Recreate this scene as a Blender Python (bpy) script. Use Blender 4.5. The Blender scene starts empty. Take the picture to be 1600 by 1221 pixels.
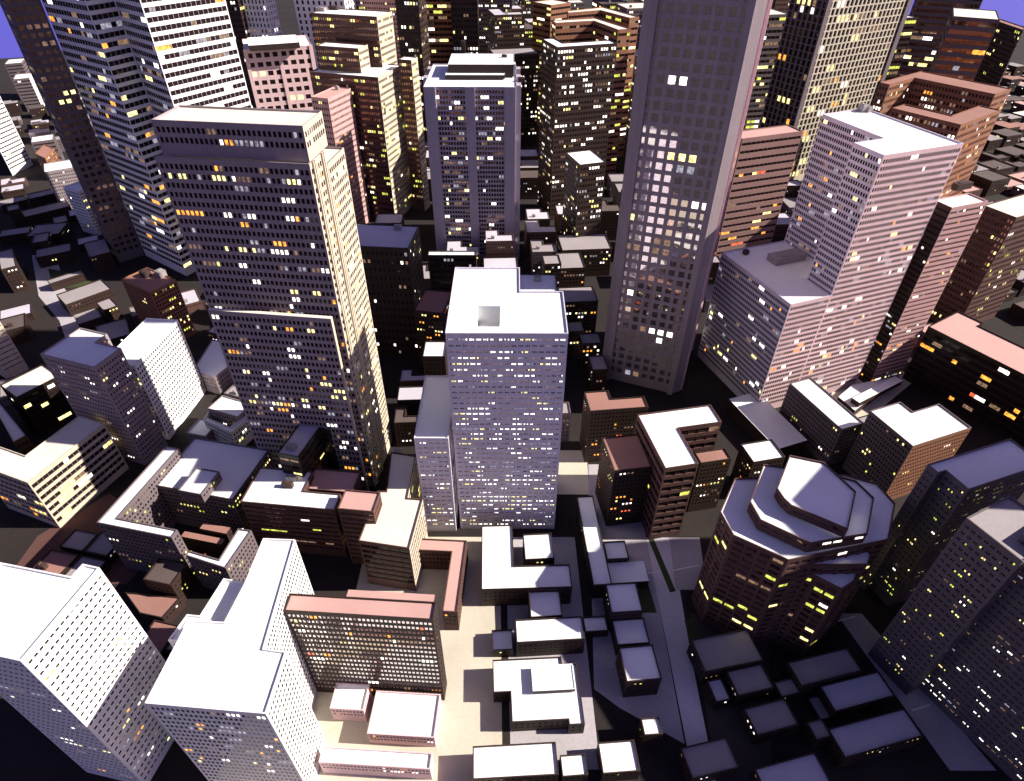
import bpy, math, random
import numpy as np
from mathutils import Matrix, Vector
from mathutils.geometry import tessellate_polygon
from mathutils.bvhtree import BVHTree

SC = bpy.context.scene
COL = SC.collection
R = math.radians

# ---------------------------------------------------------------- camera
CAM_H, PITCH, ROLL = 360.0, 0.66296, 0.00282
cd = bpy.data.cameras.new('camera')
cd.sensor_width = 36.0
cd.lens = 21.6
cd.shift_y = -45.5 / 1600
cd.clip_start, cd.clip_end = 1.0, 60000.0
cam = bpy.data.objects.new('camera', cd)
COL.objects.link(cam)
fwd = Vector((0, math.cos(PITCH), -math.sin(PITCH)))
rt, up = Vector((1, 0, 0)), Vector((0, math.sin(PITCH), math.cos(PITCH)))
cr, sr = math.cos(ROLL), math.sin(ROLL)
r2, u2 = cr * rt + sr * up, -sr * rt + cr * up
M = Matrix((r2, u2, -fwd)).transposed().to_4x4()
M.translation = (0, 0, CAM_H)
cam.matrix_world = M
SC.camera = cam

# ---------------------------------------------------------------- light
SUN_AZ, SUN_EL = R(0.0), R(35.0)          # azimuth counted from +X towards +Y
w = bpy.data.worlds.new('World')
SC.world = w
w.use_nodes = True
nt = w.node_tree
bg = nt.nodes['Background']
sky = nt.nodes.new('ShaderNodeTexSky')
sky.sky_type = 'NISHITA'
sky.sun_disc = False
sky.sun_elevation = SUN_EL
sky.sun_rotation = math.pi / 2 - SUN_AZ
tint = nt.nodes.new('ShaderNodeMix')
tint.data_type = 'RGBA'
tint.blend_type = 'MULTIPLY'
tint.inputs[0].default_value = 1.0
tint.inputs[7].default_value = (0.80, 0.575, 0.95, 1)     # violet cast of the whole picture
nt.links.new(sky.outputs[0], tint.inputs[6])
nt.links.new(tint.outputs[2], bg.inputs[0])
bg.inputs[1].default_value = 0.05
sl = bpy.data.lights.new('sun', 'SUN')
sl.energy = 5.0
sl.angle = R(0.5)
sl.color = (1.0, 0.93, 0.82)
so = bpy.data.objects.new('sun', sl)
COL.objects.link(so)
sd = Vector((math.cos(SUN_EL) * math.cos(SUN_AZ), math.cos(SUN_EL) * math.sin(SUN_AZ), math.sin(SUN_EL)))
so.rotation_euler = (-sd).to_track_quat('-Z', 'Y').to_euler()
so.location = sd * 2000
SC.view_settings.view_transform = 'Standard'
SC.view_settings.look = 'None'
SC.view_settings.exposure = 1.0
SC.view_settings.gamma = 1
SC.cycles.max_bounces = 5
SC.cycles.diffuse_bounces = 3
SC.cycles.glossy_bounces = 3

# ---------------------------------------------------------------- materials
MATS = {}


def newmat(name):
    m = bpy.data.materials.new(name)
    m.use_nodes = True
    return m, m.node_tree, m.node_tree.nodes['Principled BSDF']


def surf(name, col, rough=0.8, var=0.14, scale=0.05, bump=0.0, streak=0.0, spec=0.3, fine=0.8):
    """painted / stone / concrete surface: two octaves of tone variation plus vertical weather streaks"""
    m, t, p = newmat(name)
    n, l = t.nodes, t.links
    g = n.new('ShaderNodeNewGeometry')
    a = n.new('ShaderNodeTexNoise'); a.inputs['Scale'].default_value = scale; a.inputs['Detail'].default_value = 6
    b = n.new('ShaderNodeTexNoise'); b.inputs['Scale'].default_value = fine; b.inputs['Detail'].default_value = 4
    l.new(g.outputs['Position'], a.inputs['Vector']); l.new(g.outputs['Position'], b.inputs['Vector'])
    mr = n.new('ShaderNodeMapRange'); mr.inputs[1].default_value = .3; mr.inputs[2].default_value = .7
    mr.inputs[3].default_value = 1 - var; mr.inputs[4].default_value = 1 + var * .5
    l.new(a.outputs['Fac'], mr.inputs[0])
    mr2 = n.new('ShaderNodeMapRange'); mr2.inputs[1].default_value = .3; mr2.inputs[2].default_value = .7
    mr2.inputs[3].default_value = 1 - var * .6; mr2.inputs[4].default_value = 1 + var * .3
    l.new(b.outputs['Fac'], mr2.inputs[0])
    mu = n.new('ShaderNodeMath'); mu.operation = 'MULTIPLY'
    l.new(mr.outputs[0], mu.inputs[0]); l.new(mr2.outputs[0], mu.inputs[1])
    last = mu
    if streak:
        mp = n.new('ShaderNodeMapping'); mp.inputs['Scale'].default_value = (.9, .9, .03)
        l.new(g.outputs['Position'], mp.inputs[0])
        c = n.new('ShaderNodeTexNoise'); c.inputs['Scale'].default_value = .6; c.inputs['Detail'].default_value = 3
        l.new(mp.outputs[0], c.inputs['Vector'])
        mr3 = n.new('ShaderNodeMapRange'); mr3.inputs[1].default_value = .4; mr3.inputs[2].default_value = .7
        mr3.inputs[3].default_value = 1.0; mr3.inputs[4].default_value = 1 - streak
        l.new(c.outputs['Fac'], mr3.inputs[0])
        m2 = n.new('ShaderNodeMath'); m2.operation = 'MULTIPLY'
        l.new(mu.outputs[0], m2.inputs[0]); l.new(mr3.outputs[0], m2.inputs[1]); last = m2
    mx = n.new('ShaderNodeMix'); mx.data_type = 'RGBA'; mx.blend_type = 'MULTIPLY'; mx.inputs[0].default_value = 1
    mx.inputs[6].default_value = (*col, 1); l.new(last.outputs[0], mx.inputs[7])
    l.new(mx.outputs[2], p.inputs['Base Color'])
    p.inputs['Roughness'].default_value = rough
    p.inputs['Specular IOR Level'].default_value = spec
    if bump:
        bp = n.new('ShaderNodeBump'); bp.inputs['Strength'].default_value = bump; bp.inputs['Distance'].default_value = .15
        l.new(b.outputs['Fac'], bp.inputs['Height']); l.new(bp.outputs[0], p.inputs['Normal'])
    MATS[name] = m
    return m


def glass(name, col, rough, metal, wave=.25):
    m, t, p = newmat(name)
    n, l = t.nodes, t.links
    g = n.new('ShaderNodeNewGeometry')
    a = n.new('ShaderNodeTexNoise'); a.inputs['Scale'].default_value = .35; a.inputs['Detail'].default_value = 2
    l.new(g.outputs['Position'], a.inputs['Vector'])
    bp = n.new('ShaderNodeBump'); bp.inputs['Strength'].default_value = wave; bp.inputs['Distance'].default_value = .06
    l.new(a.outputs['Fac'], bp.inputs['Height']); l.new(bp.outputs[0], p.inputs['Normal'])
    p.inputs['Base Color'].default_value = (*col, 1)
    p.inputs['Roughness'].default_value = rough
    p.inputs['Metallic'].default_value = metal
    p.inputs['Specular IOR Level'].default_value = .18
    MATS[name] = m


def lit(name, col, strength, lo=.25):
    """a lit room behind glass: uneven warm light, darker where blinds and furniture stand"""
    m, t, p = newmat(name)
    n, l = t.nodes, t.links
    g = n.new('ShaderNodeNewGeometry')
    a = n.new('ShaderNodeTexNoise'); a.inputs['Scale'].default_value = .45; a.inputs['Detail'].default_value = 3
    l.new(g.outputs['Position'], a.inputs['Vector'])
    mr = n.new('ShaderNodeMapRange'); mr.inputs[1].default_value = .35; mr.inputs[2].default_value = .6
    mr.inputs[3].default_value = strength * lo; mr.inputs[4].default_value = strength
    l.new(a.outputs['Fac'], mr.inputs[0])
    p.inputs['Base Color'].default_value = (.05, .04, .03, 1)
    p.inputs['Roughness'].default_value = .15
    p.inputs['Emission Color'].default_value = (*col, 1)
    l.new(mr.outputs[0], p.inputs['Emission Strength'])
    MATS[name] = m


# walls
surf('wall_white', (.78, .76, .76), .75, .05, streak=.06)
surf('wall_lavender', (.60, .555, .66), .75, .05, streak=.08)
surf('wall_grey', (.31, .25, .265), .7, .08, streak=.12)
surf('wall_mauve', (.42, .37, .44), .7, .06, streak=.10)
surf('wall_umber', (.26, .15, .135), .75, .08, streak=.10)
surf('wall_slate', (.14, .11, .12), .7, .08, streak=.12)
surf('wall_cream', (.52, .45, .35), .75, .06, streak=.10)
surf('wall_pinkwhite', (.68, .475, .49), .75, .05, streak=.08)
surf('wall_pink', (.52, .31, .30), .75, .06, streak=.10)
surf('wall_brown', (.105, .052, .044), .75, .12, streak=.15)
surf('wall_rust', (.27, .12, .07), .75, .12, streak=.15)
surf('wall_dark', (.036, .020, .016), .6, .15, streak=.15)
surf('wall_black', (.020, .012, .011), .45, .15)
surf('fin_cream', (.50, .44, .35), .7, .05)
# roofs and ground
surf('roof_white', (.80, .80, .80), .85, .07, .03, .15)
surf('roof_cream', (.72, .66, .56), .85, .08, .03, .15)
surf('roof_grey', (.50, .47, .53), .85, .10, .03, .2)
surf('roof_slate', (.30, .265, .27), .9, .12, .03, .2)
surf('roof_pink', (.50, .30, .27), .85, .08, .03, .15)
surf('roof_brown', (.30, .155, .125), .9, .12, .03, .2)
surf('roof_dark', (.10, .075, .07), .9, .15, .03, .2)
surf('unit_metal', (.30, .27, .27), .5, .12, .3, spec=.5)
surf('unit_brown', (.06, .035, .03), .6, .12, .3)
surf('ground_m', (.022, .0165, .0155), .95, .25, .012, .2, fine=.25)
surf('asphalt', (.045, .036, .036), .9, .2, .02, .2, fine=.6)
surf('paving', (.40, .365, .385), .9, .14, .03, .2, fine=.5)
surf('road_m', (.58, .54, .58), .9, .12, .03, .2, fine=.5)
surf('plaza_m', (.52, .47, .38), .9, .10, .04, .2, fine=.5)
surf('lawn_m', (.045, .06, .02), .95, .35, .08, .3, fine=1.5)
surf('yard_m', (.10, .045, .04), .95, .2, .05)
surf('paint_white', (.75, .75, .75), .7, .1)
# panes
glass('glass_dark', (.018, .010, .012), .05, 0.0)
glass('glass_mirror', (.66, .60, .58), .04, .9)
glass('glass_bronze', (.22, .13, .10), .05, .85)
lit('lit_white', (1.0, .93, .80), 2.2)
lit('lit_yellow', (1.0, .84, .30), 1.5)
lit('lit_green', (.86, .92, .14), .8)
lit('lit_orange', (1.0, .36, .05), 1.3)
lit('lit_red', (1.0, .16, .06), .9)
lit('lit_dim', (.60, .36, .22), .30)
lit('lit_grey', (.52, .50, .60), .5)

# ---------------------------------------------------------------- helpers
def link(o, parent=None, label=None, cat=None, group=None, kind=None):
    COL.objects.link(o)
    if parent is not None: o.parent = parent
    if label: o['label'] = label
    if cat: o['category'] = cat
    if group: o['group'] = group
    if kind: o['kind'] = kind
    return o


def qmesh(name, quads, mats, idx=None):
    """quads (N,4,3) -> mesh"""
    q = np.ascontiguousarray(quads, dtype=np.float32).reshape(-1, 3)
    n = len(q) // 4
    me = bpy.data.meshes.new(name)
    me.vertices.add(n * 4); me.vertices.foreach_set('co', q.ravel())
    me.loops.add(n * 4); me.loops.foreach_set('vertex_index', np.arange(n * 4, dtype=np.int32))
    me.polygons.add(n); me.polygons.foreach_set('loop_start', np.arange(0, n * 4, 4, dtype=np.int32))
    me.polygons.foreach_set('loop_total', np.full(n, 4, dtype=np.int32))
    for m in mats: me.materials.append(MATS[m])
    if idx is not None: me.polygons.foreach_set('material_index', np.asarray(idx, dtype=np.int32))
    me.update(calc_edges=True)
    return me


def box_quads(x0, y0, z0, x1, y1, z1, bottom=False):
    P = lambda x, y, z: (x, y, z)
    q = [[P(x0, y0, z0), P(x1, y0, z0), P(x1, y0, z1), P(x0, y0, z1)],
         [P(x1, y0, z0), P(x1, y1, z0), P(x1, y1, z1), P(x1, y0, z1)],
         [P(x1, y1, z0), P(x0, y1, z0), P(x0, y1, z1), P(x1, y1, z1)],
         [P(x0, y1, z0), P(x0, y0, z0), P(x0, y0, z1), P(x0, y1, z1)],
         [P(x0, y0, z1), P(x1, y0, z1), P(x1, y1, z1), P(x0, y1, z1)]]
    return q


def inset(poly, d):
    n = len(poly); out = []
    for i in range(n):
        a, b, c = (np.array(poly[(i + k) % n], float) for k in (-1, 0, 1))
        e1 = (b - a) / np.hypot(*(b - a)); e2 = (c - b) / np.hypot(*(c - b))
        n1 = np.array([-e1[1], e1[0]]); n2 = np.array([-e2[1], e2[0]])
        k = 1 + n1 @ n2
        out.append(tuple(b + (n1 + n2) * d / max(k, .3)))
    return out


def flat(name, loops, z, mat):
    vs = [Vector((x, y, z)) for lp in loops for x, y in lp]
    tr = tessellate_polygon([[Vector((x, y, 0)) for x, y in lp] for lp in loops])
    fs = []
    for t in tr:
        a, b, c = (vs[i] for i in t)
        fs.append(t if (b - a).cross(c - a).z > 0 else t[::-1])
    me = bpy.data.meshes.new(name)
    me.from_pydata([tuple(v) for v in vs], [], fs)
    me.materials.append(MATS[mat])
    return me


def ring(p, q, z0, z1):
    """top ring between outline p and inset q at z1 plus inner wall of q down to z0"""
    n = len(p); qs = []
    for i in range(n):
        j = (i + 1) % n
        qs.append([(*p[i], z1), (*p[j], z1), (*q[j], z1), (*q[i], z1)])
        qs.append([(*q[j], z0), (*q[i], z0), (*q[i], z1), (*q[j], z1)])
    return qs


# style: wall, roof, bay, floor, window width share, height share, panes per opening, recess, glow chance, palette, dark glass
PAL = dict(w=['lit_white'] * 3 + ['lit_yellow', 'lit_dim', 'lit_dim', 'lit_grey'],
           y=['lit_yellow'] * 3 + ['lit_green'] * 3 + ['lit_white', 'lit_dim', 'lit_dim'],
           o=['lit_orange', 'lit_orange', 'lit_red', 'lit_yellow', 'lit_white', 'lit_dim', 'lit_dim'],
           m=['lit_white', 'lit_white', 'lit_yellow', 'lit_orange', 'lit_dim', 'lit_dim', 'lit_grey', 'lit_grey'],
           g=['lit_orange', 'lit_yellow', 'lit_yellow', 'lit_white', 'lit_dim'])
ST = {
 'C':   ('wall_lavender', 'roof_white', 3.9, 4.2, .64, .28, 3, .25, .38, 'w', 'glass_bronze'),  # most glowing panes here imitate bright reflections, not lit rooms
 'T':   ('wall_grey', 'roof_cream', 2.7, 5.2, .66, .56, 1, .35, .26, 'm', 'glass_dark'),
 'P':   ('wall_lavender', 'roof_white', 2.2, 4.9, .70, .56, 1, .05, .12, 'm', 'glass_dark'),
 'D':   ('wall_brown', 'roof_white', 7.0, 7.4, .98, .56, 1, .60, .14, 'y', 'glass_dark'),
 'E':   ('wall_dark', 'roof_brown', 2.6, 3.9, .52, .45, 1, .25, .12, 'o', 'glass_dark'),
 'F':   ('wall_slate', 'roof_white', 2.3, 4.2, .55, .48, 1, .30, .06, 'y', 'glass_dark'),
 'Q':   ('wall_pink', 'roof_white', 2.2, 4.6, .80, .38, 1, .08, .10, 'm', 'glass_dark'),
 'R':   ('wall_brown', 'roof_cream', 3.0, 6.2, .62, .50, 1, .35, .14, 'y', 'glass_bronze'),
 'S':   ('wall_black', 'roof_pink', 4.0, 6.5, .98, .55, 1, .25, .10, 'o', 'glass_dark'),
 'P2':  ('wall_rust', 'roof_brown', 4.0, 8.0, .60, .48, 1, .40, .22, 'm', 'glass_dark'),
 'six': ('wall_umber', 'roof_pink', 6.0, 8.6, .98, .36, 1, .50, .10, 'o', 'glass_dark'),
 'RT2': ('wall_slate', 'roof_white', 8.0, 8.6, .68, .84, 1, 1.6, .10, 'g', 'glass_dark'),
 'RB':  ('wall_slate', 'roof_cream', 8.0, 12.0, .97, .52, 1, .60, .14, 'm', 'glass_bronze'),
 'RD':  ('wall_dark', 'roof_brown', 5.0, 7.0, .6, .5, 1, .40, .12, 'y', 'glass_dark'),
 'RT':  ('wall_grey', 'roof_grey', 17.0, 8.2, .80, .64, 2, .45, .07, 'w', 'glass_mirror'),
 'MT':  ('wall_mauve', 'roof_white', 3.0, 5.2, .74, .62, 1, .30, .11, 'w', 'glass_bronze'),
 'B15': ('wall_dark', 'roof_white', 3.4, 6.4, .62, .46, 1, .35, .30, 'w', 'glass_dark'),
 'CB':  ('wall_rust', 'roof_cream', 5.0, 8.5, .96, .40, 1, .40, .30, 'y', 'glass_dark'),
 'LT3': ('wall_pinkwhite', 'roof_white', 21.5, 11.5, .84, .52, 2, .50, .06, 'y', 'glass_dark'),
 'BK':  ('wall_brown', 'roof_white', 2.9, 7.2, .74, .42, 1, .35, .14, 'y', 'glass_bronze'),
 'BKt': ('wall_white', 'roof_white', 9.0, 9.0, .40, .62, 1, .60, .05, 'w', 'glass_dark'),
 'pk':  ('wall_pink', 'roof_pink', 2.6, 6.6, .62, .42, 1, .35, .05, 'm', 'glass_dark'),
 'LT1': ('wall_white', 'roof_white', 5.0, 7.6, .97, .55, 1, .25, .20, 'm', 'glass_dark'),
 'LT0': ('wall_slate', 'roof_grey', 7.0, 7.6, .62, .52, 1, .45, .07, 'y', 'glass_bronze'),
 'LB':  ('wall_grey', 'roof_white', 2.4, 4.4, .55, .42, 1, .30, .13, 'w', 'glass_bronze'),
 'LB2': ('wall_white', 'roof_white', 2.6, 4.4, .58, .48, 1, .10, .05, 'y', 'glass_dark'),
 'LE1': ('wall_cream', 'roof_cream', 5.0, 5.0, .97, .22, 1, .50, .02, 'o', 'glass_dark'),
 'LE':  ('wall_black', 'roof_cream', 5.0, 6.2, .98, .55, 1, .40, .10, 'g', 'glass_dark'),
 'LE4': ('wall_cream', 'roof_cream', 4.0, 6.0, .97, .58, 1, .60, .16, 'g', 'glass_dark'),
 'BL':  ('wall_slate', 'roof_white', 2.6, 4.0, .56, .48, 1, .30, .12, 'y', 'glass_dark'),
 'A1':  ('wall_white', 'roof_white', 2.6, 4.6, .62, .28, 1, .08, .10, 'm', 'glass_dark'),
 'I':   ('wall_white', 'roof_white', 2.1, 4.3, .60, .52, 1, .08, .10, 'm', 'glass_dark'),
 'J':   ('wall_dark', 'roof_pink', 2.15, 4.6, .70, .64, 1, .25, .06, 'o', 'glass_mirror'),
 'PC':  ('wall_brown', 'roof_pink', 2.4, 4.4, .58, .45, 1, .25, .14, 'o', 'glass_dark'),
 'K2':  ('wall_pinkwhite', 'roof_white', 1.8, 3.4, .62, .45, 1, .20, .10, 'o', 'glass_dark'),
 'N':   ('wall_dark', 'roof_white', 3.0, 3.8, .42, .40, 1, .25, .10, 'y', 'glass_dark'),
 'NG':  ('wall_dark', 'roof_grey', 3.0, 3.8, .42, .40, 1, .25, .10, 'y', 'glass_dark'),
 'Y':   ('wall_dark', 'roof_slate', 3.0, 3.8, .40, .45, 1, .25, .08, 'w', 'glass_dark'),
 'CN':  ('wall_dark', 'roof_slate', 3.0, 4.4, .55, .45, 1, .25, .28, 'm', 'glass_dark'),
 'O':   ('wall_brown', 'roof_white', 7.0, 5.0, .78, .56, 1, .40, .20, 'y', 'glass_bronze'),
 'O2':  ('wall_brown', 'roof_white', 6.0, 3.4, .82, .62, 1, .30, .06, 'w', 'glass_bronze'),
 'U':   ('wall_slate', 'roof_white', 2.9, 4.4, .58, .30, 2, .25, .16, 'y', 'glass_dark'),
 'W':   ('wall_slate', 'roof_grey', 3.2, 4.2, .62, .28, 3, .25, .08, 'w', 'glass_dark'),
 'I2':  ('wall_brown', 'roof_white', 6.0, 4.6, .96, .42, 1, .40, .08, 'y', 'glass_bronze'),
 'I2b': ('wall_brown', 'roof_cream', 6.0, 5.2, .96, .60, 1, .40, .10, 'y', 'glass_dark'),
 'X':   ('wall_black', 'roof_grey', 6.0, 6.0, .90, .35, 1, .30, .16, 'y', 'glass_dark'),
 'C14': ('wall_dark', 'roof_grey', 4.2, 8.0, .5, .40, 1, .30, .14, 'w', 'glass_dark'),
 'LL':  ('wall_dark', 'roof_slate', 3.0, 4.0, .45, .40, 1, .25, .10, 'w', 'glass_dark'),
 'OB':  ('wall_rust', 'roof_brown', 2.6, 4.0, .6, .55, 1, .25, .16, 'y', 'glass_dark'),
 'LF':  ('wall_slate', 'roof_white', 5.0, 6.0, .96, .36, 1, .40, .06, 'o', 'glass_dark'),
 'tdk': ('wall_dark', 'roof_grey', 4.5, 8.0, .6, .5, 1, .40, .25, 'w', 'glass_dark'),
 'tlt': ('wall_white', 'roof_white', 6.5, 8.0, .42, .62, 1, .60, .10, 'w', 'glass_dark'),
 'tpk': ('wall_pink', 'roof_pink', 3.8, 7.0, .6, .42, 1, .40, .15, 'y', 'glass_dark'),
 'tbr': ('wall_rust', 'roof_brown', 8.0, 8.5, .95, .5, 1, .40, .40, 'y', 'glass_dark'),
 'tlv': ('wall_slate', 'roof_grey', 3.6, 7.0, .6, .4, 1, .40, .25, 'w', 'glass_dark'),
}
PANE = {}
CAMP = np.array([0, 0, CAM_H])


def pane_mesh(w, h, mat):
    k = (round(w, 2), round(h, 2), mat)
    if k not in PANE:
        PANE[k] = qmesh('window_pane', [[[-w / 2, 0, -h / 2], [w / 2, 0, -h / 2], [w / 2, 0, h / 2], [-w / 2, 0, h / 2]]], [mat])
    return PANE[k]


def project(P):
    """world points (N,3) -> fraction of frame x,y (0..1) and depth"""
    v = P - CAMP
    d = v @ np.array(fwd); x = (v @ np.array(r2)) / d; y = (v @ np.array(u2)) / d
    return .5 + x * .6, (565 - 960 * y) / 1221, d


def facade(A, B, z0, z1, st, rng, base_gap=3.0, top_gap=2.2, piers=()):
    """returns wall quads, pane records (corner quad, mat)"""
    wall, roof, bay, flo, wf, hf, grp, rec, chance, pal, dark = st
    A = np.array(A, float); B = np.array(B, float)
    L = np.hypot(*(B - A)); e = (B - A) / L; nrm = np.array([e[1], -e[0]])
    H = z1 - z0
    nf = int((H - base_gap - top_gap) // flo)
    nb = int(round((L - 1.6) / bay))

    def pt(u, z, dep):
        u, z, dep = np.broadcast_arrays(u, z, dep)
        xy = A + u[..., None] * e - dep[..., None] * nrm
        return np.concatenate([xy, z[..., None]], -1)

    def quad(u0, u1, za, zb, d0=0., d1=0.):
        u0, u1, za, zb = np.broadcast_arrays(*(np.asarray(v, float) for v in (u0, u1, za, zb)))
        return np.stack([pt(u0, za, 0 * u0 + d0), pt(u1, za, 0 * u0 + d0), pt(u1, zb, 0 * u0 + d1), pt(u0, zb, 0 * u0 + d1)], -2).reshape(-1, 4, 3)
    if nf < 1 or nb < 1:
        return [quad(0, L, z0, z1)], None
    bw = (L - 1.6) / nb
    ztop = z1 - top_gap
    zb0 = ztop - (np.arange(nf) + 1) * flo + flo * (1 - hf) * .5      # window bottoms
    zt0 = zb0 + flo * hf
    gap = bw * (1 - wf)
    mull = min(.28, bw * .06)
    us, ue = [], []
    for b in range(nb):
        s = .8 + b * bw + gap / 2; w_ = bw * wf; m = mull if grp > 1 else 0
        if grp == 2: m = w_ * (.22 if bay > 10 else .16)
        if grp == 3: m = w_ * .12
        pw = (w_ - m * (grp - 1)) / grp
        for k in range(grp):
            us.append(s + k * (pw + m)); ue.append(s + k * (pw + m) + pw)
    us, ue = np.array(us), np.array(ue)
    Q = []
    # horizontal bands
    zs = np.concatenate([[z1], zb0]); ze = np.concatenate([zt0[:1], zt0[1:], [z0]])
    Q.append(quad(0 * zs, 0 * zs + L, ze, zs))
    # piers
    pu0 = np.concatenate([[0], ue]); pu1 = np.concatenate([us, [L]])
    U0, Zb = np.meshgrid(pu0, zb0); U1, Zt = np.meshgrid(pu1, zt0)
    Q.append(quad(U0, U1, Zb, Zt))
    # reveals
    a, Zb = np.meshgrid(us, zb0); b, Zt = np.meshgrid(ue, zt0)
    a, b, Zb, Zt = (v.ravel() for v in (a, b, Zb, Zt)); o = 0 * a
    sill = np.stack([pt(a, Zb, o), pt(b, Zb, o), pt(b, Zb, o + rec), pt(a, Zb, o + rec)], -2)
    head = np.stack([pt(a, Zt, o + rec), pt(b, Zt, o + rec), pt(b, Zt, o), pt(a, Zt, o)], -2)
    le = np.stack([pt(a, Zb, o), pt(a, Zb, o + rec), pt(a, Zt, o + rec), pt(a, Zt, o)], -2)
    ri = np.stack([pt(b, Zb, o + rec), pt(b, Zb, o), pt(b, Zt, o), pt(b, Zt, o + rec)], -2)
    Q += [sill, head, le, ri]
    G = quad(a, b, Zb, Zt, rec, rec)
    n = len(G)
    # lit rooms come in runs along a floor
    nw = len(us)
    mats = []
    for f in range(nf):
        fl = rng.random()
        fch = chance * (2.6 if fl < .18 else (.3 if fl < .5 else 1.0))
        i = 0
        while i < nw:
            if rng.random() < fch / 1.7:
                m = rng.choice(PAL[pal]); run = rng.choice((1, 1, 2, 2, 3)) if grp < 3 else rng.choice((3, 3, 6))
                for _ in range(min(run, nw - i)): mats.append(m); i += 1
            else:
                mats.append(dark); i += 1
    return Q, dict(G=G, m=mats, w=float(ue[0] - us[0]), h=flo * hf, n=nrm, e=e)


CAND = []        # buildings waiting for their individual windows
PRISMS_V, PRISMS_F = [], []


def wpt(cx, cy, az, p):
    c, s = math.cos(az), math.sin(az)
    return (cx + p[0] * c - p[1] * s, cy + p[0] * s + p[1] * c)


def add_prism(cx, cy, az, poly, z0, z1):
    W = [wpt(cx, cy, az, p) for p in poly]; n = len(W); b = len(PRISMS_V)
    PRISMS_V.extend([(x, y, z0) for x, y in W] + [(x, y, z1) for x, y in W])
    for i in range(n):
        j = (i + 1) % n
        PRISMS_F.append((b + i, b + j, b + n + j, b + n + i))
    for t in tessellate_polygon([[Vector((*p, 0)) for p in W]]):
        PRISMS_F.append(tuple(b + n + i for i in t))


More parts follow.
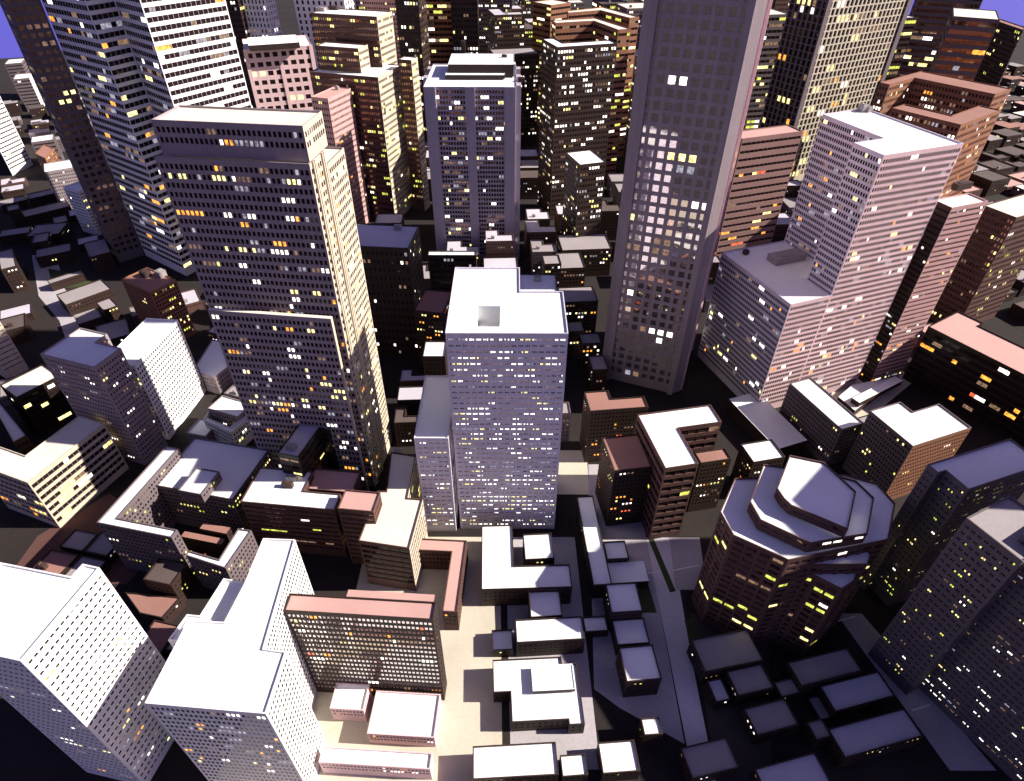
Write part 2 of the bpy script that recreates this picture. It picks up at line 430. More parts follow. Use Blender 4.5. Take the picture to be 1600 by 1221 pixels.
def building(name, label, cat, cx, cy, azd, tiers, units=(), group=None, seed=0, detail=True, over={}):
    rng = random.Random(seed)
    az = R(azd)
    root = bpy.data.objects.new(name, None)
    root.empty_display_size = 5
    root.location = (cx, cy, 0); root.rotation_euler = (0, 0, az)
    link(root, None, label, cat, group)
    recs = []
    for ti, (z0, z1, poly, o) in enumerate(tiers):
        s = o.get('s', 'n')
        pent = s == 'n'
        st = ST.get(s, ST['N'])
        wallm, roofm = st[0], st[1]
        wallm = o.get('wm', over.get('wm', wallm)); roofm = o.get('rm', over.get('rm', roofm))
        n = len(poly)
        add_prism(cx, cy, az, poly, z0, z1)
        Q = []; QM = []; G = []; GM = []; wm_list = [wallm]; sw = o.get('sw', {})
        for i in range(n):
            A, B = poly[i], poly[(i + 1) % n]
            L = math.hypot(B[0] - A[0], B[1] - A[1])
            if L < .05: continue
            nx_, ny_ = (B[1] - A[1]) / L, -(B[0] - A[0]) / L
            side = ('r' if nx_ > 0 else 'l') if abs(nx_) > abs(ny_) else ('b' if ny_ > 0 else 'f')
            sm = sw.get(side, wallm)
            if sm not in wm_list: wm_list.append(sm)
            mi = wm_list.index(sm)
            if pent:
                Q.append(np.array([[(*A, z0), (*B, z0), (*B, z1), (*A, z1)]], float)); QM.append(mi); continue
            q, g = facade(A, B, z0, z1, st, rng, 3.0 if z0 == 0 else .6, 2.2 if z1 - z0 > 14 else 1.2)
            q = [np.concatenate([np.asarray(x).reshape(-1, 4, 3) for x in q])]
            Q += q; QM += [mi] * len(q)
            if g:
                nW = np.array([g['n'][0] * math.cos(az) - g['n'][1] * math.sin(az), g['n'][0] * math.sin(az) + g['n'][1] * math.cos(az)])
                mid = np.array(wpt(cx, cy, az, ((A[0] + B[0]) / 2, (A[1] + B[1]) / 2)))
                facing = -(mid @ nW) > 0
                G.append(g['G']); GM.append((g, facing, nW))
        me = qmesh('wall', np.concatenate([np.asarray(x).reshape(-1, 4, 3) for x in Q]), wm_list, np.concatenate([np.full(len(np.asarray(x).reshape(-1, 4, 3)), k) for x, k in zip(Q, QM)]))
        link(bpy.data.objects.new('penthouse' if pent and z0 > 0 else 'wall', me), root)
        for g, facing, nW in GM: recs.append((g, facing, nW))
        # roof with parapet
        big = min(max(p[0] for p in poly) - min(p[0] for p in poly), max(p[1] for p in poly) - min(p[1] for p in poly)) > 6
        if big and not o.get('nopar'):
            th = .55 if not pent else .4
            ins = inset(poly, th); ph = 1.1 if not pent else .5
            loops = [ins]
            zr = z1 - ph
            qs = ring(poly, ins, zr, z1)
            if 'well' in o:
                x0, y0, x1, y1, dp = o['well']
                loops.append([(x0, y0), (x0, y1), (x1, y1), (x1, y0)])
                well = box_quads(x0, y0, zr - dp, x1, y1, zr)[:4]
                well = [w_[::-1] for w_ in well]
                well.append([(x0, y0, zr - dp), (x1, y0, zr - dp), (x1, y1, zr - dp), (x0, y1, zr - dp)])
                link(bpy.data.objects.new('light_well', qmesh('light_well', well, [roofm])), root)
            roof_ob = link(bpy.data.objects.new('roof', flat('roof', loops, zr, roofm)), root)
            link(bpy.data.objects.new('parapet', qmesh('parapet', qs, [o.get('pm', wallm if not pent else roofm)])), roof_ob)
        else:
            roof_ob = link(bpy.data.objects.new('roof', flat('roof', [poly], z1, roofm)), root)
        # projecting piers
        for sel, ufr, pw, pd, pm in o.get('pr', []):
            best = None
            for i in range(n):
                A, B = np.array(poly[i]), np.array(poly[(i + 1) % n]); L = np.hypot(*(B - A)); e = (B - A) / L
                nn = np.array([e[1], -e[0]])
                want = {'f': (0, -1), 'r': (1, 0), 'l': (-1, 0), 'b': (0, 1)}[sel]
                sc = nn @ want * 1000 + L
                if best is None or sc > best[0]: best = (sc, A, B, L, e, nn)
            _, A, B, L, e, nn = best
            u = L * ufr; hw = pw / 2
            c = A + e * u
            p0 = c - e * hw; p1 = c + e * hw
            o0 = p0 + nn * pd; o1 = p1 + nn * pd
            zt = z1 + .35
            q = [[(*o0, z0), (*o1, z0), (*o1, zt), (*o0, zt)], [(*o1, z0), (*p1, z0), (*p1, zt), (*o1, zt)],
                 [(*p0, z0), (*o0, z0), (*o0, zt), (*p0, zt)], [(*p0, zt), (*o0, zt), (*o1, zt), (*p1, zt)]]
            link(bpy.data.objects.new('pier', qmesh('pier', q, [pm or wallm])), root)
    for (ux, uy, uz, sx, sy, sh) in units:
        tall = sh > 6
        zz = uz - 1.1
        q = box_quads(ux - sx / 2, uy - sy / 2, zz, ux + sx / 2, uy + sy / 2, zz + sh + 1.1)
        q += box_quads(ux - sx * .3, uy - sy * .3, zz + sh + 1.1, ux + sx * .1, uy + sy * .3, zz + sh + 1.6)
        link(bpy.data.objects.new('rooftop_unit', qmesh('rooftop_unit', q, ['unit_brown' if tall or rng.random() < .4 else 'unit_metal'])), roof_ob)
    CAND.append((root, cx, cy, az, recs, detail))
    return root


def place_windows():
    bvh = BVHTree.FromPolygons(PRISMS_V, PRISMS_F)
    total = 0
    for root, cx, cy, az, recs, detail in CAND:
        if not recs: continue
        c, s = math.cos(az), math.sin(az)
        cen, area, who = [], [], []
        for ri, (g, facing, nW) in enumerate(recs):
            C = g['G'].mean(1)
            g['C'] = C
            g['own'] = np.zeros(len(C), bool)
            if not facing or not detail: continue
            Wp = np.stack([cx + C[:, 0] * c - C[:, 1] * s, cy + C[:, 0] * s + C[:, 1] * c, C[:, 2]], 1)
            fx, fy, d = project(Wp)
            ok = (fx > 0) & (fx < 1) & (fy > 0) & (fy < 1) & (d > 0)
            v = Wp - CAMP; dist = np.linalg.norm(v, axis=1)
            cosf = np.abs(v[:, :2] @ nW) / dist
            hpx = g['h'] * 614 / d * np.sqrt(1 - (v[:, 2] / dist) ** 2)
            wpx = g['w'] * 614 / d * cosf / np.maximum(np.sqrt(1 - (v[:, 2] / dist) ** 2), .05)
            ar = np.where(ok & (wpx > 1.1) & (hpx > 1.1), wpx * hpx, 0)
            for i in np.nonzero(ar > 2.5)[0]:
                cen.append(Wp[i]); area.append(ar[i]); who.append((ri, int(i), nW))
        order = np.argsort(-np.array(area)) if area else []
        got = 0; tries = 0
        for k in order:
            if got >= 100 or tries > 2600: break
            tries += 1
            ri, i, nW = who[k]
            P = Vector(cen[k]) + Vector((nW[0], nW[1], 0)) * 1.2
            dirv = P - Vector(CAMP); L = dirv.length
            if bvh.ray_cast(Vector(CAMP), dirv / L, L - .05)[0] is not None: continue
            g = recs[ri][0]
            g['own'][i] = True
            got += 1
            C = g['C'][i]
            ob = bpy.data.objects.new('window', pane_mesh(g['w'], g['h'], g['m'][i]))
            ob.location = C
            ob.rotation_euler = (0, 0, math.atan2(g['e'][1], g['e'][0]))
            link(ob, root)
        total += got
        quads, idx, names = [], [], []
        for g, _, _ in recs:
            keep = ~g['own']
            quads.append(g['G'][keep])
            for i in np.nonzero(keep)[0]:
                m = g['m'][i]
                if m not in names: names.append(m)
                idx.append(names.index(m))
        if idx:
            link(bpy.data.objects.new('window', qmesh('window', np.concatenate(quads), names, idx)), root, kind='stuff')
    print('individual windows', total)


# ---------------------------------------------------------------- ground
def sheet(name, poly, z, mat, thick=0.0, label=None):
    ar = sum(poly[i][0] * poly[(i + 1) % len(poly)][1] - poly[(i + 1) % len(poly)][0] * poly[i][1] for i in range(len(poly)))
    if ar < 0: poly = poly[::-1]
    me = flat(name, [poly], z, mat)
    if thick:
        import bmesh
        bm = bmesh.new(); bm.from_mesh(me)
        r = bmesh.ops.extrude_face_region(bm, geom=bm.faces[:])
        for v in [g for g in r['geom'] if isinstance(g, bmesh.types.BMVert)]: v.co.z -= thick
        bmesh.ops.recalc_face_normals(bm, faces=bm.faces[:])
        bm.to_mesh(me); bm.free()
    return link(bpy.data.objects.new(name, me), kind='structure')


sheet('ground', [(-3500, -4000), (3500, -4000), (2900, 1300), (1750, 2130), (1330, 2400), (1500, 4600), (-800, 4600), (-1000, 2600), (-1230, 1740), (-1900, 1540), (-3200, 1400)], 0, 'ground_m')
m, t, p = newmat('bay_water')
p.inputs['Base Color'].default_value = (.075, .07, .40, 1)
p.inputs['Roughness'].default_value = .55
tn = t.nodes.new('ShaderNodeTexNoise'); tn.inputs['Scale'].default_value = .02; tn.inputs['Detail'].default_value = 8
tg = t.nodes.new('ShaderNodeNewGeometry'); t.links.new(tg.outputs['Position'], tn.inputs['Vector'])
tb = t.nodes.new('ShaderNodeBump'); tb.inputs['Strength'].default_value = .3; tb.inputs['Distance'].default_value = 3
t.links.new(tn.outputs['Fac'], tb.inputs['Height']); t.links.new(tb.outputs[0], p.inputs['Normal'])
MATS['bay_water'] = m
sheet('water', [(-30000, -30000), (30000, -30000), (30000, 30000), (-30000, 30000)], -2.0, 'bay_water')  # flat blue sheet added in place of sky past the city edge
# pavement blocks raised 0.14 m above the roadways, roads, lawns
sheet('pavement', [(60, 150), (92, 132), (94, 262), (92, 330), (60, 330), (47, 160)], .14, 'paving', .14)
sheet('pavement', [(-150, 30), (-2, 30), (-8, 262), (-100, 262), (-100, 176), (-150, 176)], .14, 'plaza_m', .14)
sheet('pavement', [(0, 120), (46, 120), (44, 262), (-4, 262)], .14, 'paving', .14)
sheet('road', [(93, 110), (104, 110), (106, 175), (111, 262), (93.5, 262)], .012, 'road_m')
sheet('pavement', [(106, 222), (126, 222), (131, 262), (110, 262)], .14, 'paving', .14)
sheet('lawn', [(95, 261), (99, 261), (106, 221), (102, 220)], .03, 'lawn_m')
sheet('lawn', [(82, 226), (89, 226), (91, 206), (81, 206)], .16, 'lawn_m')
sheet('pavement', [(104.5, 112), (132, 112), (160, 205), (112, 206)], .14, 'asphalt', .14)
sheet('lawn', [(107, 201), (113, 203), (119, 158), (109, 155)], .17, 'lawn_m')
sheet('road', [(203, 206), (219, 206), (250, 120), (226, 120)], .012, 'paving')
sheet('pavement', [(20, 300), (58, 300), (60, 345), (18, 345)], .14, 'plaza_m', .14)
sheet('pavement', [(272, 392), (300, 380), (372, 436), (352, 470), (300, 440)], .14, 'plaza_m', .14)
sheet('road', [(-585, 668), (-520, 575), (-470, 528), (-425, 470), (-405, 478), (-450, 545), (-500, 590), (-560, 675)], .012, 'paving')
sheet('lawn', [(-546, 636), (-493, 621), (-472, 598), (-513, 590)], .02, 'lawn_m')
sheet('yard', [(-330, 262), (-300, 300), (-236, 262), (-250, 225), (-330, 225)], .02, 'yard_m')
for a, b, wd in (((107, 236), (125, 240), .7), ((90, 234), (98, 235), .7), ((198, 200), (214, 204), .9), ((221, 149), (233, 152), .8)):
    dx, dy = b[0] - a[0], b[1] - a[1]; L = math.hypot(dx, dy); nx, ny = -dy / L * wd / 2, dx / L * wd / 2
    sheet('road_marking', [(a[0] - nx, a[1] - ny), (b[0] - nx, b[1] - ny), (b[0] + nx, b[1] + ny), (a[0] + nx, a[1] + ny)], .17, 'paint_white')
INFO = {'C': ('office_tower', 'tower', 'pale lavender slab tower with white roof and sunken light well in the centre'),
 'T': ('office_tower', 'tower', 'tallest grey tower left of centre with cream roof, ledges and sunlit cream side'),
 'P': ('office_tower', 'tower', 'big pink-sided tower with white L-shaped roof and lower blue-shaded wing on the right'),
 'D': ('ribbon_office', 'office block', 'small banded brown block with white L-shaped roof and yellow lit windows'),
 'D2': ('low_office', 'office block', 'little brown-roofed block tucked into the corner of the white L-shaped roof block'),
 'E1': ('brick_office', 'office block', 'dark brick block with brown stepped roof at the foot of the tall punched-window tower'),
 'E2': ('brick_office', 'office block', 'dark brick block with black roof and red lit windows left of the banded block'),
 'F': ('office_block', 'office block', 'white-roofed block with brown front and notched back, right of the octagonal tower'),
 'G': ('office_block', 'office block', 'long cream-roofed dark block at the foot of the big pink tower'),
 'GL': ('low_hall', 'low building', 'low cream terrace building with raised slab behind the two white-roofed blocks at right'),
 'Q': ('slab_tower', 'tower', 'narrow pink slab tower with small white roof directly right of the big pink tower'),
 'R': ('office_tower', 'tower', 'dark tower with cream roof and pinkish windows at the right edge'),
 'S': ('glass_office', 'office block', 'long black glass block with salmon pink roof at the right edge'),
 'P2': ('courtyard_building', 'office block', 'brown ring-shaped building with open courtyard behind the big pink tower'),
 'six': ('ribbon_tower', 'tower', 'pinkish brown tower with long dark window ribbons between the two tallest right-hand towers'),
 'RT2': ('fin_tower', 'tower', 'very tall tower with cream vertical ribs on its sunlit side, behind the big pink tower'),
 'RB': ('ribbon_tower', 'tower', 'tall tower of dark horizontal ribbons at the upper right, cut by the top edge'),
 'RB2': ('ribbon_tower', 'tower', 'shorter striped tower with flat cream roof in the upper right corner'),
 'RD': ('dark_tower', 'tower', 'dark brown-roofed tower last before the blue water at the upper right corner'),
 'RT': ('office_tower', 'tower', 'very tall violet tower with big square windows in pairs reflecting white, right of centre'),
 'MT': ('office_tower', 'tower', 'grey tower with three broad piers and white rooftop storey, upper centre'),
 'B15': ('dark_tower', 'tower', 'dark brown tower dotted with white lit windows right of the three-pier grey tower'),
 'B15b': ('dark_block', 'office block', 'small dark block with a tiny grey roof in front of the dotted dark tower'),
 'CB1': ('courtyard_building', 'office block', 'brown banded building with thin white L-shaped roof just behind the dotted dark tower'),
 'CB2': ('courtyard_building', 'office block', 'brown banded building with thin pinkish L-shaped roof, second behind the dotted dark tower'),
 'CB3': ('office_block', 'office block', 'small brown banded block with pale pink roof at the top edge of the centre'),
 'LT3': ('office_tower', 'tower', 'pale pink tower with large punched windows and a diagonal shadow, behind the tallest left tower'),
 'BK1': ('stepped_tower', 'tower', 'stepped dark brown tower with white roofs and cream sunlit right side'),
 'pk13': ('slab_tower', 'tower', 'small tower with pink triangular-looking roof wedged before the stepped dark tower'),
 'LT12': ('striped_tower', 'tower', 'very tall white-banded tower with zigzag sides at the upper left'),
 'LT0': ('slim_tower', 'tower', 'slim dark violet tower leaning past the top left corner of the photo'),
 'LB1': ('office_block', 'office block', 'grey office block with a light blue shaded stepped roof at the left'),
 'LB2': ('office_block', 'office block', 'white sunlit office block with rows of small black windows at the left'),
 'LE1': ('striped_tower', 'tower', 'sunlit cream tower with thin dark stripes cut by the left edge'),
 'LE2': ('glass_office', 'office block', 'black banded block with cream roof half in shade near the left edge'),
 'LE3': ('low_office', 'office block', 'low block with plain grey roof cut by the left edge, below the cream-roofed black block'),
 'LE4': ('ribbon_office', 'office block', 'broad cream-roofed block with white bands on its sunlit side at the left edge'),
 'BL': ('courtyard_building', 'office block', 'white-rimmed courtyard block with angled wing and blue shaded roof, lower left'),
 'A1': ('office_tower', 'tower', 'white sunlit tower with dashes of small windows in the bottom left corner'),
 'I': ('office_tower', 'tower', 'bright white tower with large stepped white roof at the bottom left'),
 'J': ('slab_building', 'office block', 'long dark slab building with pink roof and rows of mirrored windows, bottom centre left'),
 'PC': ('courtyard_building', 'office block', 'low pink-roofed L-shaped building right behind the long dark slab'),
 'K2': ('low_building', 'low building', 'small white cube with dark pink windows at the foot of the long dark slab'),
 'K3': ('low_building', 'low building', 'flat white roof at the bottom edge right of the small white cube'),
 'N': ('low_building', 'low building', 'white L-shaped low roof just in front of the lavender slab tower'),
 'M': ('low_building', 'low building', 'small rimmed white square roof beside the white L-shaped low roof'),
 'W3': ('low_building', 'low building', 'small grey roof half in shade between the white L-shaped roof and the white oblong roof'),
 'W2': ('low_building', 'low building', 'white oblong roof with dark red brick front near the bottom centre'),
 'W1': ('low_building', 'low building', 'large low white roof with a raised square deck at the bottom centre'),
 'N3': ('low_building', 'low building', 'tiny grey-blue roof left of the white oblong roof, bottom centre'),
 'SB': ('low_building', 'low building', 'long narrow lilac roof running towards the camera right of the lavender tower'),
 'X1': ('low_building', 'low building', 'small dark grey roof touching the right side of the long narrow lilac roof'),
 'X2': ('low_building', 'low building', 'very low wide grey roof between the long narrow lilac roof and the road'),
 'X3': ('low_building', 'low building', 'small rimmed grey square roof below the long narrow lilac roof'),
 'X4': ('low_building', 'low building', 'plain grey square roof between the two rimmed grey square roofs'),
 'X5': ('low_building', 'low building', 'low dark grey roof left of the plain grey square roof'),
 'X7': ('low_building', 'low building', 'small lilac roof at the very bottom edge beside the road'),
 'L': ('low_building', 'low building', 'rimmed square roof with a sliver of sunlight near the bottom centre'),
 'Y1': ('low_building', 'low building', 'broad dark brown roof directly in front of the octagonal tower'),
 'Y2': ('low_building', 'low building', 'dark roof at lower right, front neighbour of the broad dark brown roof'),
 'Y3': ('low_building', 'low building', 'dark slate roof at the bottom edge right of the lawn strip'),
 'Y4': ('low_building', 'low building', 'dark oblong roof at the right front foot of the octagonal tower'),
 'Y5': ('low_building', 'low building', 'lighter grey oblong roof next to the diagonal road, lower right'),
 'Y6': ('low_building', 'low building', 'very low brown roof left beside the lighter grey oblong roof'),
 'Y7': ('low_building', 'low building', 'grey roof crossing the bottom edge next to the diagonal road'),
 'O': ('octagonal_tower', 'tower', 'octagonal tower with three stacked grey roof tiers, lower right'),
 'SW': ('low_office', 'office block', 'small white rimmed roof just behind the octagonal tower'),
 'LR': ('low_building', 'low building', 'long low grey roof at the foot of the big pink tower'),
 'U': ('office_block', 'office block', 'lavender block with pale blue notched roof at the right edge'),
 'V': ('office_block', 'office block', 'lavender block with small dark windows below the pale blue notched roof'),
 'W': ('office_tower', 'tower', 'large violet facade with tiny window dashes filling the bottom right corner'),
 'I2': ('stepped_building', 'office block', 'stepped building with white roof, two small vents, pink deck and cream rear wing'),
 'X': ('low_office', 'office block', 'dark banded building with angular grey roof at the foot of the tallest grey tower'),
 'C14': ('dark_block', 'office block', 'dark block with grey roof and one small dark unit between the two grey towers'),
 'b2': ('low_building', 'low building', 'small grey-roofed block against the left side of the lavender slab tower'),
 'b3': ('low_building', 'low building', 'black-roofed block in the dark gap left of the lavender slab tower'),
 'b4': ('low_building', 'low building', 'thin grey-roofed block with lit window ribbons at the foot of the three-pier tower'),
 'BC': ('office_block', 'office block', 'grey-roofed block with one black unit directly behind the lavender slab tower'),
 'cn1': ('low_building', 'low building', 'wide dark roof at the end of the canyon behind the lavender tower'),
 'cn2': ('low_building', 'low building', 'small raised grey roof in the canyon right behind the lavender tower'),
 'cn3': ('low_building', 'low building', 'dark roof right of the small raised grey roof in the canyon'),
 'cn4': ('low_building', 'low building', 'tiny black-roofed block at the right flank of the lavender tower roof'),
 'cn5': ('low_building', 'low building', 'dark low block at the left foot of the very tall violet tower'),
 'cn7': ('low_building', 'low building', 'nearest dark low block between the lavender tower and the very tall violet tower'),
 'cn9': ('low_building', 'low building', 'low block with rows of lit orange-white windows in the canyon'),
 'SB2': ('low_building', 'low building', 'small blue-grey angular roof between the white block and the tallest grey tower'),
 'SR1': ('low_building', 'low building', 'small roof half white half grey in front of the sunlit white block at left'),
 'SR2': ('low_building', 'low building', 'little white U-shaped roof around a dark court, left of the tallest grey tower'),
 'SR3': ('low_building', 'low building', 'grey roof just behind the little white U-shaped roof'),
 'OB': ('brick_office', 'office block', 'orange-brown block with yellow lit grid windows in the dark gap at left'),
 'LF1': ('striped_tower', 'tower', 'dark tower with one sunlit striped side at the far left edge'),
 'LF2': ('office_block', 'office block', 'pale far block right under the blue water at the left edge'),
 'LF3': ('office_block', 'office block', 'small white striped block far off at the left edge, next to the slim dark tower'),
 'LF4': ('office_block', 'office block', 'grey far block with flat roof just left of the slim dark tower'),
 'LF5': ('office_block', 'office block', 'small far white block with dark windows against the foot of the slim dark tower'),
 'LF6': ('low_block', 'low building', 'low white far block right of the sunlit striped dark tower'),
 'LF7': ('low_block', 'low building', 'low rust-coloured far block right of the sunlit striped dark tower'),
 'll0': ('low_block', 'low building', 'long grey strip roof in the low-rise district at left'),
 'll1': ('low_block', 'low building', 'flat grey roof cut by the left edge in the low-rise district at left'),
 'll2': ('low_block', 'low building', 'square grey roof in the low-rise district at left'),
 'll3': ('low_block', 'low building', 'small square slate roof in the low-rise district at left'),
 'll4': ('low_block', 'low building', 'grey roof beside the park lawn in the low-rise district at left'),
 'll5': ('low_block', 'low building', 'wide slate roof near the slim dark tower in the low-rise district at left'),
 'll6': ('low_block', 'low building', 'long narrow grey roof along the park lawn in the low-rise district at left'),
 'll7': ('low_block', 'low building', 'double grey roof below the park lawn in the low-rise district at left'),
 'll8': ('low_block', 'low building', 'small dark roof next to the curved road in the low-rise district at left'),
 'll9': ('low_block', 'low building', 'tiny slate roof by the curved road in the low-rise district at left'),
 'll10': ('low_block', 'low building', 'dark roof just behind the blue stepped roof in the low-rise district at left'),
 'll11': ('low_block', 'low building', 'dark tall block cut by the left edge in the low-rise district at left'),
 'll12': ('low_block', 'low building', 'tiny roof in the middle of the district in the low-rise district at left'),
 'll13': ('low_block', 'low building', 'flat strip roof at the far left edge in the low-rise district at left'),
 'll14': ('low_block', 'low building', 'long strip roof in the back row in the low-rise district at left'),
 'll15': ('low_block', 'low building', 'short strip roof in the back row in the low-rise district at left'),
 'll16': ('low_block', 'low building', 'little raised dark roof in the low-rise district at left'),
 'bt0': ('background_tower', 'tower', 'black background tower behind the pale pink tower'),
 'bt1': ('background_tower', 'tower', 'white-edged background tower between the pale pink tower and the stepped dark tower'),
 'bt2': ('background_tower', 'tower', 'white ribbed background tower behind the stepped dark tower'),
 'bt3': ('background_tower', 'tower', 'salmon background tower at the top edge'),
 'bt4': ('background_tower', 'tower', 'black background tower right of the salmon one'),
 'bt5': ('background_tower', 'tower', 'rust banded background tower left of the three-pier grey tower'),
 'bt6': ('background_tower', 'tower', 'dark background tower with scattered lights above the three-pier grey tower'),
 'bt7': ('background_tower', 'tower', 'violet background tower with rows of white lights'),
 'bt8': ('background_tower', 'tower', 'rust banded background tower at the top edge'),
 'bt9': ('background_tower', 'tower', 'pale background tower behind the thin L-shaped roofs'),
 'bt10': ('background_tower', 'tower', 'dark background tower behind the very tall violet tower'),
 'bt11': ('background_tower', 'tower', 'rust background tower left of the cream-ribbed tower'),
 'bt12': ('background_tower', 'tower', 'rust background tower hidden behind the very tall violet tower'),
 'OFF': ('office_tower', 'tower', 'tall lavender tower just beyond the right edge, shading the octagonal tower'),
 'br1': ('low_building', 'low building', 'flat reddish brown roof in the dark yard between the two white towers at bottom left'),
 'br2': ('low_building', 'low building', 'brown roof sliver in front of the white-rimmed courtyard block'),
 'br3': ('low_building', 'low building', 'smaller brown roof sliver directly behind the brown roof sliver at lower left'),
 'bb': ('low_building', 'low building', 'pitch dark cube with black roof just above the flat reddish brown roof'),
 'vr': ('low_office', 'office block', 'V-shaped lilac roof with a raised rim behind the large stepped white roof'),
 'y8': ('low_building', 'low building', 'small dark roof wedged left of the lighter grey oblong roof, lower right'),
 'y9': ('low_building', 'low building', 'tiny dark roof at the bottom edge left of the grey roof crossing it'),
 'y10': ('low_building', 'low building', 'small grey roof beside the lawn strip, front of the broad dark brown roof'),
 's1': ('low_building', 'low building', 'long white roof along the bottom edge in front of the flat white roof'),
 's2': ('low_building', 'low building', 'white roof at the bottom edge in front of the raised square deck'),
 's3': ('low_building', 'low building', 'grey roof at the bottom edge just left of the road'),
 's4': ('low_building', 'low building', 'dark roof at the bottom edge just right of the road'),
 's5': ('low_building', 'low building', 'lighter grey roof at the bottom edge, second right of the road'),
 's6': ('low_building', 'low building', 'tiny roof at the bottom edge between the white roof and the grey roof')}
